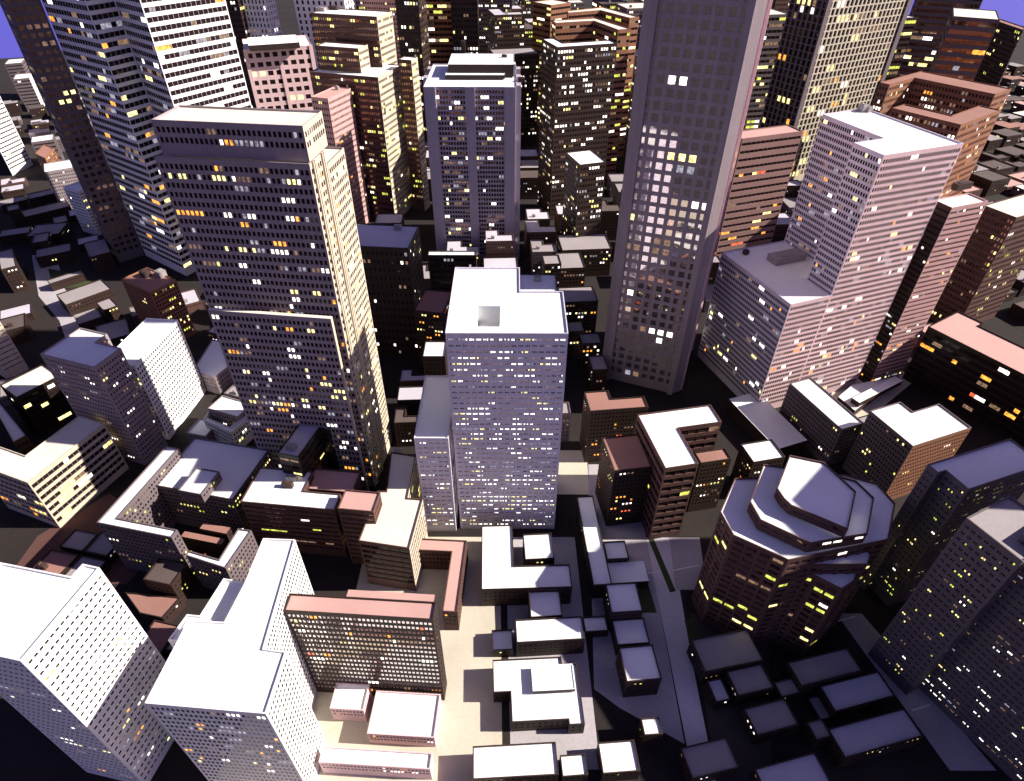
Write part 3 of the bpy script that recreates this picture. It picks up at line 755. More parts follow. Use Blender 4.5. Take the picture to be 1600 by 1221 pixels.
DATA = [
["C",-14.8,303.7,0.0,[[0,169,[[-21.1,-34.6],[45.0,-34.6],[45.0,8.7],[19.5,8.7],[19.5,36.9],[-21.1,36.9]],{"s":"C","well":[-5.1,-26.8,8.0,-6.1,12.0]}],[0,92,[[-45.0,-36.9],[-24.0,-36.9],[-24.0,23.5],[-45.0,23.5]],{"s":"C"}],[]]],
["T",-142.1,331.7,-6.9,[[0,247,[[-41.8,-20.1],[41.8,-20.1],[41.8,1.3],[-41.8,1.3]],{"s":"T","sw":{"r":"wall_cream"},"pr":[["r",0.16,1.2,1.0,"wall_cream"],["r",0.26,1.2,1.0,"wall_cream"],["r",0.74,1.2,1.0,"wall_cream"],["r",0.84,1.2,1.0,"wall_cream"]]}],[0,158,[[-36.7,-28.5],[39.6,-28.5],[39.6,-25.8],[-36.7,-25.8]],{"s":"T","sw":{"r":"wall_cream"}}],[0,239,[[41.6,2.3],[41.6,28.5],[-41.8,28.5],[-41.8,2.3]],{"s":"T","sw":{"r":"wall_cream"}}],[247,265,[[-38.6,-17.3],[41.0,-17.3],[41.0,8.5],[-38.6,8.5]],{"s":"T","sw":{"r":"wall_cream"}}],[]]],  # cream right sides: sunlight put into the wall colour
["P",244.5,448.2,20.0,[[0,219,[[10.8,43.6],[10.8,-17.1],[-16.4,-17.1],[-16.4,-43.6],[54.2,-43.6],[54.2,43.6]],{"s":"P","sw":{"f":"wall_pinkwhite","r":"wall_pinkwhite"}}],[0,111.25,[[-54.1,-43.6],[-16.4,-43.6],[-16.4,-17.1],[10.8,-17.1],[10.8,43.6],[-54.1,43.6]],{"s":"P","sw":{"f":"wall_pinkwhite"}}],[[48.1,41.4,219,6,6,4],[51.0,38.5,219,4,4,3],[-10.2,15.7,111,30,12,5],[-35.8,35.6,111,4,4,3]]]],  # lit sides pinkish, shaded sides lavender: light put into the colour
["D",117.0,289.7,11.0,[[0,73,[[-26.8,-25.0],[-4.5,-25.0],[-4.5,7.4],[26.8,7.4],[26.8,25.0],[-26.8,25.0]],{"s":"D"}],[]]],
["D2",137.3,291.1,11.0,[[0,52,[[-11.2,-5.2],[11.2,-5.2],[11.2,5.1],[-11.2,5.1]],{"s":"E"}],[]]],
["E1",77.9,345.0,6.3,[[0,55,[[-21.9,-10.8],[21.9,-10.8],[21.9,1.1],[-3.3,1.1],[-3.3,10.8],[-21.9,10.8]],{"s":"E"}],[]]],
["E2",77.1,288.4,8.3,[[0,58,[[-12.6,-15.4],[12.7,-15.4],[12.7,15.4],[-12.6,15.4]],{"s":"E"}],[]]],
["F",289.8,319.2,20.0,[[0,60,[[-26.8,-19.0],[26.8,-19.0],[26.8,7.6],[1.8,7.6],[1.8,18.9],[-26.8,18.9]],{"s":"F","sw":{"f":"wall_rust"}}],[]]],
["G",245.1,359.1,20.0,[[0,40,[[-10.5,-28.7],[10.5,-28.7],[10.5,28.7],[-10.5,28.7]],{"s":"F"}],[]]],
["GL",317.1,413.2,29.9,[[0,8,[[-37.6,-11.6],[37.6,-1.5],[-8.9,11.6],[-34.4,7.2]],{"s":"n"}],[8,13,[[-31.9,-9.8],[27.1,-9.8],[27.1,-2.6],[-31.9,-2.6]],{"s":"n"}],[]]],
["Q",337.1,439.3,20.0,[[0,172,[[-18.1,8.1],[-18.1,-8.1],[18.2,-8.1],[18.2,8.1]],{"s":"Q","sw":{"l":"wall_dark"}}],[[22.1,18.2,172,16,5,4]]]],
["R",471.9,538.8,26.0,[[0,125,[[-32.2,15.0],[-32.2,-15.1],[32.2,-15.1],[32.2,15.0]],{"s":"R"}],[]]],
["S",409.7,399.7,31.1,[[0,58,[[-23.2,-58.4],[15.4,-58.4],[15.4,36.7],[23.2,36.7],[23.2,58.4],[-23.2,58.4]],{"s":"S"}],[]]],
["P2",516.6,786.6,35.6,[[0,158,[[-102.0,2.7],[-102.0,-72.1],[-8.7,-72.1],[-8.7,-50.2],[-75.0,-50.2],[-75.0,2.7]],{"s":"P2"}],[0,158,[[-3.9,72.1],[-3.9,59.1],[57.6,59.1],[57.6,-38.8],[102.0,-38.8],[102.0,72.1]],{"s":"P2"}],[]]],
["six",275.0,679.4,19.6,[[0,147,[[-39.1,-11.9],[39.1,-11.9],[39.1,11.9],[-39.1,11.9]],{"s":"six"}],[]]],
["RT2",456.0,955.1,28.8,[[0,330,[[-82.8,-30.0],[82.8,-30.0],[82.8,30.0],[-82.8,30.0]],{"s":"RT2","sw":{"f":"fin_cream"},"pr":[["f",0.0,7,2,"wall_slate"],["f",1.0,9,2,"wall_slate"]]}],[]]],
["RB",858.0,1397.3,-26.0,[[0,290,[[-54.2,-35.0],[54.2,-35.0],[54.2,35.0],[-54.2,35.0]],{"s":"RB"}],[]]],
["RB2",698.8,1056.2,-29.1,[[0,205,[[-29.2,-46.3],[29.2,-46.3],[29.2,46.3],[-29.2,46.3]],{"s":"RB"}],[]]],
["RD",829.9,1159.3,-9.3,[[0,175,[[-10.5,34.0],[-4.4,-58.9],[10.5,-33.9],[4.4,58.9]],{"s":"RD"}],[]]],
["RT",128.2,461.7,-21.3,[[0,420,[[-30.6,-38.0],[30.7,-38.0],[36.7,-32.0],[36.7,38.0],[-36.6,38.0],[-36.6,-32.0]],{"s":"RT","sw":{"r":"wall_pinkwhite"},"pr":[["f",0.035,4.5,2.5,None],["f",0.965,4.5,2.5,None],["r",0.05,3,1.5,"wall_pinkwhite"],["r",0.95,3,1.5,"wall_pinkwhite"]]}],[]]],  # pinkish right side has the grazing sun painted in
["MT",-43.4,707.2,0.0,[[0,197,[[-46.9,-49.4],[46.9,-49.4],[46.9,49.4],[-46.9,49.4]],{"s":"MT","pr":[["f",0.07,11,2.5,None],["f",0.5,10,2.5,None],["f",0.93,11,2.5,None],["r",0.1,12,5,None],["r",0.45,12,5,None],["r",0.8,12,5,None],["l",0.2,12,4,None],["l",0.6,12,4,None]]}],[197,209,[[-24.6,-8.5],[44.6,-8.5],[44.6,43.1],[-24.6,43.1]],{"s":"n"}],[197,201,[[-27.1,-18.5],[35.0,-18.5],[35.0,9.1],[-27.1,9.1]],{"s":"n"}],[[52.5,-23.5,197,7,6,3],[-13.0,62.6,209,5,4,9],[34.0,27.5,209,6,4,2]]]],
["B15",78.3,805.5,18.0,[[0,212,[[-37.5,25.6],[-37.5,-25.5],[37.5,-25.5],[37.5,-4.7],[-21.8,-4.7],[-21.8,25.6]],{"s":"B15"}],[]]],
["B15b",81.1,675.8,18.0,[[0,120,[[-15.4,20.5],[-15.4,-20.5],[15.4,-20.5],[15.4,20.5]],{"s":"B15"}],[]]],
["CB1",105.4,954.2,20.5,[[0,205,[[-35.4,46.8],[-39.2,26.8],[19.2,24.5],[19.7,-46.8],[39.2,-46.5],[32.3,44.8]],{"s":"CB"}],[]]],
["CB2",130.1,1044.1,26.7,[[0,205,[[-31.6,43.1],[-38.9,27.2],[17.5,26.1],[18.8,-49.6],[36.1,-49.0],[38.9,49.7]],{"s":"CB"}],[]]],
["CB3",65.7,1190.6,39.3,[[0,200,[[-22.4,23.0],[-22.4,-23.0],[22.4,-23.0],[22.4,23.0]],{"s":"CB"}],[]]],
["LT3",-329.4,947.9,20.3,[[0,182,[[-44.5,-31.5],[44.5,-31.5],[44.5,44.9],[-44.5,44.9]],{"s":"LT3","pr":[["f",0.5,5,1.2,None],["f",0.02,5,1.2,None],["f",0.98,5,1.2,None]]}],[182,189,[[-36.7,-44.9],[28.0,-44.9],[28.0,11.0],[-36.7,11.0]],{"s":"n"}],[]]],
["BK1",-183.2,818.2,-17.0,[[0,181,[[-48.1,-44.8],[42.0,-44.8],[42.0,19.4],[-48.1,19.4]],{"s":"BK","sw":{"r":"wall_cream"}}],[181,207,[[-43.0,-30.5],[13.0,-30.5],[13.0,-7.1],[-43.0,-7.1]],{"s":"BK","sw":{"r":"wall_cream"}}],[0,235,[[-65.2,4.4],[23.3,4.4],[23.3,44.8],[-65.2,44.8]],{"s":"BK","sw":{"r":"wall_cream"}}],[0,192,[[47.8,-1.2],[65.2,-1.2],[65.2,17.0],[47.8,17.0]],{"s":"BK","sw":{"r":"wall_cream"}}],[[-62.9,25.8,235,12,7,3],[-52.9,39.2,235,12,6,3],[-12.9,15.3,207,5,5,9]]]],  # right walls cream against brown: sunlit tone carried by the colour
["pk13",-209.5,749.7,-20.0,[[0,168,[[-11.2,-24.0],[11.2,-24.0],[11.2,24.0],[-11.2,24.0]],{"s":"pk"}],[[-1.7,15.4,168,4,3,3]]]],
["LT12",-371.3,693.7,60.0,[[0,330,[[-59.7,51.9],[-66.9,-33.4],[-38.7,-31.1],[-49.4,-86.1],[33.4,-91.0],[66.9,91.1]],{"s":"LT1"}],[]]],
["LT0",-470.6,672.6,42.9,[[0,400,[[-14.2,-17.5],[14.2,-17.5],[14.2,17.5],[-14.2,17.5]],{"s":"LT0"}],[]]],
["LB1",-303.3,351.3,-18.0,[[0,98,[[-24.2,-16.9],[24.1,-16.9],[24.1,6.6],[1.2,6.6],[1.2,16.9],[-24.2,16.9]],{"s":"LB"}],[]]],
["LB2",-289.8,387.5,-5.7,[[0,77,[[13.5,-30.5],[13.5,30.5],[-13.5,30.5],[-13.5,-30.5]],{"s":"LB2"}],[]]],
["LE1",-471.9,449.0,-30.5,[[0,120,[[19.0,-9.2],[19.0,9.2],[-19.0,9.2],[-19.0,-9.2]],{"s":"LE1"}],[]]],
["LE2",-388.0,379.7,-33.5,[[0,43,[[-13.7,-16.2],[13.6,-16.2],[13.6,16.1],[-13.7,16.1]],{"s":"LE"}],[]]],
["LE3",-392.9,347.1,-40.8,[[0,40,[[47.1,-4.5],[45.8,4.5],[-9.9,3.5],[-47.1,0.8]],{"s":"LE"}],[]]],
["LE4",-331.7,305.4,-20.0,[[0,48,[[1.3,-12.8],[-25.6,-12.8],[-25.6,-30.0],[25.5,-30.0],[25.5,30.0],[1.3,30.0]],{"s":"LE4"}],[]]],
["BL",-214.8,271.8,-12.0,[[0,48,[[19.0,-42.5],[19.0,-36.8],[-23.2,-36.8],[-23.2,24.3],[-33.1,24.3],[-33.1,-42.5]],{"s":"BL"}],[0,40,[[33.0,-3.3],[33.0,42.5],[-26.0,42.5],[-26.0,-3.3]],{"s":"BL"}],[40,48,[[-0.2,-9.4],[16.8,-9.4],[16.8,10.9],[-0.2,10.9]],{"s":"BL"}],[]]],
["A1",-199.6,135.0,-8.5,[[0,130,[[13.5,20.6],[13.0,14.3],[-21.8,15.9],[-14.9,-19.3],[19.4,-20.6],[21.8,20.0]],{"s":"A1"}],[]]],
["I",-125.7,150.9,-4.0,[[0,95,[[-21.3,-40.8],[29.6,-41.2],[28.6,-15.7],[18.3,-15.0],[12.3,41.2],[-4.3,40.8],[-3.2,16.1],[-4.4,-4.4],[-21.0,-4.8]],{"s":"I"}],[0,88,[[-25.4,-11.2],[-25.1,-1.2],[-8.1,-0.8],[-6.9,20.2],[-18.3,21.2],[-20.8,1.4],[-27.1,1.6],[-29.6,-11.2]],{"s":"I"}],[]]],
["J",-72.5,163.8,-3.5,[[0,85,[[-36.1,-8.0],[36.1,-8.0],[36.1,1.2],[-36.1,1.2]],{"s":"J"}],[0,80,[[-9.7,3.8],[34.0,3.8],[34.0,7.9],[-9.7,7.9]],{"s":"J"}],[]]],
["PC",-45.7,220.0,-3.0,[[0,21,[[6.3,16.0],[6.3,-25.0],[15.3,-25.0],[15.3,25.0],[-15.2,25.0],[-15.2,16.0]],{"s":"PC"}],[]]],
["K2",-86.9,149.7,-3.0,[[0,14,[[-9.1,-6.7],[9.1,-6.7],[9.1,6.7],[-9.1,6.7]],{"s":"K2"}],[]]],
["K3",-56.5,141.9,-3.0,[[0,12,[[-17.6,-10.8],[17.6,-10.8],[17.6,10.8],[-17.6,10.8]],{"s":"K2"}],[]]],
["N",8.7,234.8,2.0,[[0,19,[[-27.9,-23.8],[27.9,-23.8],[27.9,-7.8],[-7.3,-7.8],[-7.3,23.8],[-27.9,23.8]],{"s":"N"}],[]]],
["M",17.7,243.6,3.5,[[0,16,[[-9.5,-9.8],[9.6,-9.8],[9.6,9.8],[-9.5,9.8]],{"s":"N"}],[]]],
["W3",20.6,203.5,3.5,[[0,15,[[-9.6,-8.5],[9.6,-8.5],[9.6,8.5],[-9.6,8.5]],{"s":"N"}],[]]],
["W2",22.4,186.1,3.5,[[0,17,[[-19.8,-7.0],[19.8,-7.0],[19.8,7.0],[-19.8,7.0]],{"s":"N"}],[]]],
["W1",14.1,153.8,3.0,[[0,12,[[-23.8,0.1],[-14.5,0.1],[-14.5,-15.4],[15.4,-15.4],[15.4,-18.1],[23.8,-18.1],[23.8,13.9],[15.4,13.9],[15.4,18.0],[-23.8,18.0]],{"s":"N"}],[12,15,[[-2.4,-1.6],[20.8,-1.6],[20.8,12.2],[-2.4,12.2]],{"s":"n"}],[]]],
["N3",-5.3,184.4,3.0,[[0,8,[[-6.1,-6.2],[6.2,-6.2],[6.2,6.2],[-6.1,6.2]],{"s":"N"}],[]]],
["SB",54.5,251.2,4.0,[[0,15,[[-5.9,-35.2],[5.9,-35.2],[5.9,35.2],[-5.9,35.2]],{"s":"N"}],[]]],
["X1",69.2,243.6,4.0,[[0,12,[[-7.4,-6.9],[7.3,-6.9],[7.3,6.9],[-7.4,6.9]],{"s":"N"}],[]]],
["X2",75.3,229.7,4.0,[[0,8,[[-12.2,-7.3],[12.2,-7.3],[12.2,7.3],[-12.2,7.3]],{"s":"n"}],[]]],
["X3",68.0,204.8,4.0,[[0,20,[[-9.5,-9.6],[9.4,-9.6],[9.4,9.6],[-9.5,9.6]],{"s":"N"}],[]]],
["X4",70.4,187.7,4.5,[[0,12,[[-9.6,-7.8],[9.7,-7.8],[9.7,7.8],[-9.6,7.8]],{"s":"N"}],[]]],
["X5",50.8,195.0,4.0,[[0,7,[[-7.0,-4.8],[7.0,-4.8],[7.0,4.9],[-7.0,4.9]],{"s":"N"}],[]]],
["X7",73.1,134.9,4.0,[[0,15,[[-4.9,-4.1],[4.9,-4.1],[4.9,4.1],[-4.9,4.1]],{"s":"N"}],[]]],
["L",71.4,165.8,5.0,[[0,19,[[-9.7,-9.6],[9.7,-9.6],[9.7,9.6],[-9.7,9.6]],{"s":"N"}],[]]],
["Y1",123.1,175.2,11.0,[[0,15,[[-17.7,-9.5],[17.7,-9.5],[17.7,9.6],[-17.7,9.6]],{"s":"Y"}],[]]],
["Y2",132.1,159.7,12.0,[[0,13,[[-10.8,-6.8],[10.8,-6.8],[10.8,6.8],[-10.8,6.8]],{"s":"Y"}],[]]],
["Y3",137.9,141.0,13.0,[[0,12,[[-12.2,-6.8],[12.2,-6.8],[12.2,6.8],[-12.2,6.8]],{"s":"Y"}],[]]],
["Y4",175.8,166.4,13.0,[[0,14,[[-19.2,-6.8],[19.2,-6.8],[19.2,6.8],[-19.2,6.8]],{"s":"Y"}],[]]],
["Y5",189.9,154.6,13.0,[[0,11,[[-18.6,-6.9],[18.5,-6.9],[18.5,6.9],[-18.6,6.9]],{"s":"Y","rm":"roof_grey"}],[]]],
["Y6",171.0,149.3,13.0,[[0,4,[[-5.6,-6.0],[5.6,-6.0],[5.6,6.0],[-5.6,6.0]],{"s":"Y"}],[]]],
["Y7",189.1,133.0,13.0,[[0,13,[[-23.1,-7.0],[23.1,-7.0],[23.1,7.0],[-23.1,7.0]],{"s":"Y","rm":"roof_grey"}],[]]],
["OFF",399.0,218.8,3.3,[[0,237,[[-48.8,-28.0],[53.7,-39.9],[58.3,40.0],[-11.0,35.9],[-58.4,-3.4]],{"s":"W"}],[]]],  # unseen tower, outline shaped to cast the lower-right shadows
["O",165.1,214.1,20.0,[[0,72,[[-13.8,-25.3],[-6.7,-35.8],[3.6,-34.0],[22.1,-22.0],[-23.2,-17.2]],{"s":"O"}],[0,80,[[-24.8,-19.8],[10.7,-32.0],[17.1,-27.8],[18.8,-20.8],[-33.5,-7.8]],{"s":"O"}],[0,88,[[-47.2,18.4],[-49.8,2.9],[-32.5,-19.5],[25.6,-27.2],[47.8,-10.1],[49.8,4.8],[36.5,16.8],[-25.0,35.8]],{"s":"O"}],[88,96,[[-33.4,13.7],[-35.8,1.8],[-21.0,-19.0],[10.7,-24.2],[32.0,-7.1],[32.0,5.9],[20.2,16.7],[-8.9,33.8]],{"s":"O2"}],[96,103,[[-19.2,12.2],[-20.3,5.6],[-19.8,0.3],[-3.0,-22.0],[19.3,-4.1],[18.3,18.8],[3.8,29.8]],{"s":"O2"}],[]]],
["SW",179.6,307.3,12.0,[[0,40,[[-12.4,-9.1],[12.4,-9.1],[12.4,9.1],[-12.4,9.1]],{"s":"E","rm":"roof_white"}],[]]],
["LR",208.5,367.7,20.0,[[0,14,[[-14.4,-31.1],[14.5,-31.1],[14.5,31.1],[-14.4,31.1]],{"s":"n"}],[]]],
["U",257.3,228.5,19.0,[[0,112,[[-30.4,3.6],[-24.8,3.6],[-24.8,-10.3],[30.4,-10.3],[30.4,10.3],[-30.4,10.3]],{"s":"U"}],[]]],
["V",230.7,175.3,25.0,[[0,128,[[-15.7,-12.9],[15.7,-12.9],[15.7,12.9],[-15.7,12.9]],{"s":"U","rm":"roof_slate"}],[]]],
["W",270.8,150.6,28.0,[[0,132,[[-30.0,36.0],[-30.0,-36.0],[30.0,-36.0],[30.0,36.0]],{"s":"W"}],[]]],
["I2",-113.5,264.2,-6.0,[[0,50,[[-56.9,-18.3],[4.5,-18.3],[4.5,-5.4],[-20.4,-5.4],[-20.4,11.2],[-56.9,11.2]],{"s":"I2"}],[0,57,[[31.7,-7.1],[9.1,-7.1],[9.1,-22.3],[31.7,-22.3]],{"s":"I2","rm":"roof_pink"}],[0,45,[[9.2,0.4],[9.2,18.5],[-22.5,18.5],[-22.5,0.4]],{"s":"I2","rm":"roof_pink"}],[0,46,[[25.6,2.9],[24.8,-36.0],[56.8,-38.0],[56.6,-0.6],[46.6,-0.7],[43.4,36.3],[25.3,38.0],[31.4,3.5]],{"s":"I2b","sw":{"r":"wall_cream"}}],[[-31.8,3.6,50,7,3,3],[-32.0,-2.5,50,7,3,3],[28.4,42.8,40,6,4,3]]]],
["X",-137.5,290.3,-14.0,[[0,68,[[4.2,-16.5],[4.2,11.2],[11.0,11.2],[11.0,16.6],[-11.1,16.6],[-11.1,-16.5]],{"s":"X"}],[[-3.9,-10.1,68,6,4,3]]]],
["C14",-116.6,487.6,-5.0,[[0,118,[[-31.5,-21.5],[31.5,-21.5],[31.5,21.5],[-31.5,21.5]],{"s":"C14"}],[[14.3,14.5,118,6,5,3]]]],
["b2",-58.6,374.2,0.0,[[0,80,[[-8.4,-9.8],[8.4,-9.8],[8.4,9.8],[-8.4,9.8]],{"s":"N"}],[]]],
["b3",-68.8,457.9,-10.0,[[0,70,[[-12.8,-18.1],[12.8,-18.1],[12.8,18.1],[-12.8,18.1]],{"s":"E"}],[]]],
["b4",-58.5,536.3,0.0,[[0,75,[[-23.4,-4.5],[23.4,-4.5],[23.4,4.5],[-23.4,4.5]],{"s":"B15"}],[]]],
["BC",20.4,421.8,0.0,[[0,110,[[-14.6,-13.8],[14.7,-13.8],[14.7,13.8],[-14.6,13.8]],{"s":"N"}],[[-0.2,4.6,110,6,4,3]]]],
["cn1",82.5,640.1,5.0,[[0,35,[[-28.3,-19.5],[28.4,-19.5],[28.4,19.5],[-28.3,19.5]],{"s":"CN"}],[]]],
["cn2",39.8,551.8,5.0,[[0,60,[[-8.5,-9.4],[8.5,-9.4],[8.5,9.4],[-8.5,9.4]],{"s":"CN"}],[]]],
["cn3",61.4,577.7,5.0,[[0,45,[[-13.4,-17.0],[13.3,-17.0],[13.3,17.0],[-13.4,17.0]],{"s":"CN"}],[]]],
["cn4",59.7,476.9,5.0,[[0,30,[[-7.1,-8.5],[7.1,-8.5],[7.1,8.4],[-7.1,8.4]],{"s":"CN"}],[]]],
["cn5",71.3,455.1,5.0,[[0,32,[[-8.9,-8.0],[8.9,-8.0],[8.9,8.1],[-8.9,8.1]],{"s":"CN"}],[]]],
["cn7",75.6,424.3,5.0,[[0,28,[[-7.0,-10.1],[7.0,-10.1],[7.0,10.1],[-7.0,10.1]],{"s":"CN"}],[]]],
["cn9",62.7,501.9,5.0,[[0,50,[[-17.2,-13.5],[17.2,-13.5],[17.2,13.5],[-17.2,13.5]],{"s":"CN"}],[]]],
["SB2",-269.0,440.2,9.9,[[0,20,[[-14.2,-7.5],[-7.8,-22.3],[5.5,-30.0],[14.2,-16.0],[0.3,25.5],[-7.9,30.0]],{"s":"LB"}],[]]],
["SR1",-248.7,356.3,-12.8,[[0,14,[[-8.9,-8.7],[8.8,-8.7],[8.8,8.7],[-8.9,8.7]],{"s":"LB"}],[]]],
["SR2",-229.4,360.8,-26.2,[[0,22,[[-13.4,-10.7],[18.2,-11.9],[17.1,8.6],[3.4,11.9],[13.7,5.2],[12.9,-8.2],[-12.9,-8.0],[-18.2,2.1]],{"s":"LB2"}],[]]],
["SR3",-227.7,368.4,-20.0,[[0,26,[[-14.6,-8.5],[14.7,-8.5],[14.7,8.5],[-14.6,8.5]],{"s":"LB"}],[]]],
["br1",-224.0,205.7,-9.0,[[0,10,[[-0.4,-6.5],[15.3,-7.2],[18.3,7.2],[-18.3,4.8]],{"s":"E"}],[]]],
["br2",-200.3,243.5,-12.0,[[0,24,[[-14.6,-2.1],[14.7,-2.1],[14.7,2.0],[-14.6,2.0]],{"s":"E"}],[]]],
["br3",-193.5,248.8,-12.0,[[0,27,[[-9.6,-2.4],[9.5,-2.4],[9.5,2.4],[-9.6,2.4]],{"s":"E"}],[]]],
["bb",-215.0,220.4,-12.0,[[0,22,[[-9.8,-8.0],[9.7,-8.0],[9.7,7.9],[-9.8,7.9]],{"s":"N","rm":"roof_dark"}],[]]],
["vr",-183.6,231.4,-12.0,[[0,34,[[14.7,-14.0],[15.3,14.1],[6.2,13.6],[7.2,-9.3],[-15.3,-7.6],[-14.2,-11.1]],{"s":"BL"}],[]]],
["y8",152.4,156.9,13.0,[[0,10,[[-5.9,-4.2],[5.9,-4.2],[5.9,4.2],[-5.9,4.2]],{"s":"Y"}],[]]],
["y9",160.9,134.9,13.0,[[0,12,[[-4.5,-4.5],[4.6,-4.5],[4.6,4.5],[-4.5,4.5]],{"s":"Y"}],[]]],
["y10",114.6,155.9,11.0,[[0,9,[[-4.3,-5.9],[4.3,-5.9],[4.3,5.8],[-4.3,5.8]],{"s":"Y","rm":"roof_grey"}],[]]],
["s1",-67.7,120.4,-3.0,[[0,14,[[-28.0,-3.7],[28.0,-3.7],[28.0,3.6],[-28.0,3.6]],{"s":"K2"}],[]]],
["s2",2.1,119.7,3.0,[[0,13,[[-21.2,-7.4],[21.2,-7.4],[21.2,7.4],[-21.2,7.4]],{"s":"N"}],[]]],
["s3",54.7,122.2,4.0,[[0,11,[[-9.5,-7.1],[9.5,-7.1],[9.5,7.1],[-9.5,7.1]],{"s":"N"}],[]]],
["s4",101.0,122.2,12.0,[[0,10,[[-12.8,-7.2],[12.8,-7.2],[12.8,7.2],[-12.8,7.2]],{"s":"Y"}],[]]],
["s5",139.6,113.5,13.0,[[0,12,[[-17.0,-7.1],[16.9,-7.1],[16.9,7.1],[-17.0,7.1]],{"s":"Y","rm":"roof_grey"}],[]]],
["s6",31.9,119.0,4.0,[[0,9,[[-6.6,-4.8],[6.5,-4.8],[6.5,4.9],[-6.6,4.9]],{"s":"N"}],[]]],
["ll0",-624.9,773.6,41.1,[[0,14,[[-26.4,-13.0],[26.5,-13.0],[26.5,13.0],[-26.4,13.0]],{"s":"LL"}],[]]],
["ll1",-626.0,709.2,22.6,[[0,12,[[-16.4,-10.6],[16.4,-10.6],[16.4,10.7],[-16.4,10.7]],{"s":"LL"}],[]]],
["ll2",-582.5,707.6,12.7,[[0,16,[[-18.3,-16.8],[18.4,-16.8],[18.4,16.8],[-18.3,16.8]],{"s":"LL"}],[]]],
["ll3",-570.4,676.9,25.6,[[0,20,[[-8.2,-13.3],[8.2,-13.3],[8.2,13.3],[-8.2,13.3]],{"s":"LL"}],[]]],
["ll4",-545.5,655.8,30.3,[[0,14,[[-17.8,-12.0],[17.8,-12.0],[17.8,12.1],[-17.8,12.1]],{"s":"LL"}],[]]],
["ll5",-488.7,651.2,36.7,[[0,20,[[-11.2,-21.8],[11.2,-21.8],[11.2,21.8],[-11.2,21.8]],{"s":"LL"}],[]]],
["ll6",-501.2,600.7,44.0,[[0,10,[[-17.0,-5.8],[17.0,-5.8],[17.0,5.8],[-17.0,5.8]],{"s":"LL"}],[]]],
["ll7",-456.1,560.8,-42.8,[[0,15,[[14.8,-22.4],[14.8,22.4],[-14.8,22.4],[-14.8,-22.4]],{"s":"LL"}],[]]],
["ll8",-426.3,513.5,40.6,[[0,16,[[-10.8,-11.8],[10.8,-11.8],[10.8,11.8],[-10.8,11.8]],{"s":"LL"}],[]]],
["ll9",-420.4,538.4,-43.9,[[0,14,[[11.0,-7.0],[11.0,7.0],[-11.0,7.0],[-11.0,-7.0]],{"s":"LL"}],[]]],
["ll10",-381.6,480.3,33.3,[[0,22,[[-13.4,-16.7],[13.4,-16.7],[13.4,16.6],[-13.4,16.6]],{"s":"LL"}],[]]],
["ll11",-559.9,605.4,37.3,[[0,30,[[-7.3,-25.6],[7.4,-25.6],[7.4,25.5],[-7.3,25.5]],{"s":"LL"}],[]]],
["ll12",-590.1,744.8,35.6,[[0,12,[[-7.6,-11.6],[7.6,-11.6],[7.6,11.6],[-7.6,11.6]],{"s":"LL"}],[]]],
["ll13",-690.5,804.5,41.4,[[0,12,[[-15.0,-10.8],[15.0,-10.8],[15.0,10.8],[-15.0,10.8]],{"s":"LL"}],[]]],
["ll14",-662.8,829.2,41.2,[[0,12,[[-18.9,-11.1],[19.0,-11.1],[19.0,11.1],[-18.9,11.1]],{"s":"LL"}],[]]],
["ll15",-638.4,851.0,25.8,[[0,12,[[-8.8,-12.5],[8.8,-12.5],[8.8,12.5],[-8.8,12.5]],{"s":"LL"}],[]]],
["ll16",-649.6,752.0,37.4,[[0,25,[[-6.3,-10.0],[6.3,-10.0],[6.3,9.9],[-6.3,9.9]],{"s":"LL"}],[]]],
["OB",-344.8,506.2,-31.7,[[0,62,[[-22.7,-13.5],[22.6,-13.5],[22.6,13.5],[-22.7,13.5]],{"s":"OB"}],[[-9.8,3.8,62,8,7,5],[2.6,11.6,62,8,7,5]]]],
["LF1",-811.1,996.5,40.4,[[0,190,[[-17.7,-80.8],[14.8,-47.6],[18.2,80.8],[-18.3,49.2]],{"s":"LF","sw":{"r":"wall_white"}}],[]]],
["LF2",-1014.3,1361.1,23.4,[[0,70,[[-14.6,-22.1],[14.6,-22.1],[14.6,22.1],[-14.6,22.1]],{"s":"LF"}],[]]],
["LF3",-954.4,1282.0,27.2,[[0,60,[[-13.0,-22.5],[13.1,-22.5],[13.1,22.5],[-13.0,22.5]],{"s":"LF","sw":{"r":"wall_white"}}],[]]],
["LF4",-616.3,820.0,32.0,[[0,55,[[-17.0,-18.4],[17.0,-18.4],[17.0,18.4],[-17.0,18.4]],{"s":"LB"}],[]]],
["LF5",-540.2,736.6,-27.2,[[0,60,[[-15.1,-10.9],[15.1,-10.9],[15.1,10.9],[-15.1,10.9]],{"s":"LB2"}],[]]],
["LF6",-740.9,978.4,29.8,[[0,40,[[-15.0,-15.1],[15.0,-15.1],[15.0,15.0],[-15.0,15.0]],{"s":"LF"}],[]]],
["LF7",-713.5,934.5,26.0,[[0,35,[[-11.6,-7.0],[3.3,-35.3],[11.5,7.0],[-3.4,35.3]],{"s":"OB"}],[]]],
["bt0",-431.1,1086.7,-5.6,[[0,300,[[-15.5,-15.0],[15.5,-15.0],[15.5,15.0],[-15.5,15.0]],{"s":"tdk"}],[]]],
["bt1",-394.3,1095.2,-9.6,[[0,300,[[-19.1,-15.0],[19.1,-15.0],[19.1,15.0],[-19.1,15.0]],{"s":"tlt"}],[]]],
["bt2",-294.2,1102.5,-11.1,[[0,300,[[-41.8,-20.0],[41.8,-20.0],[41.8,20.0],[-41.8,20.0]],{"s":"BKt"}],[]]],
["bt3",-215.0,1137.4,-13.4,[[0,290,[[-36.8,-20.0],[36.8,-20.0],[36.8,20.0],[-36.8,20.0]],{"s":"tpk"}],[]]],
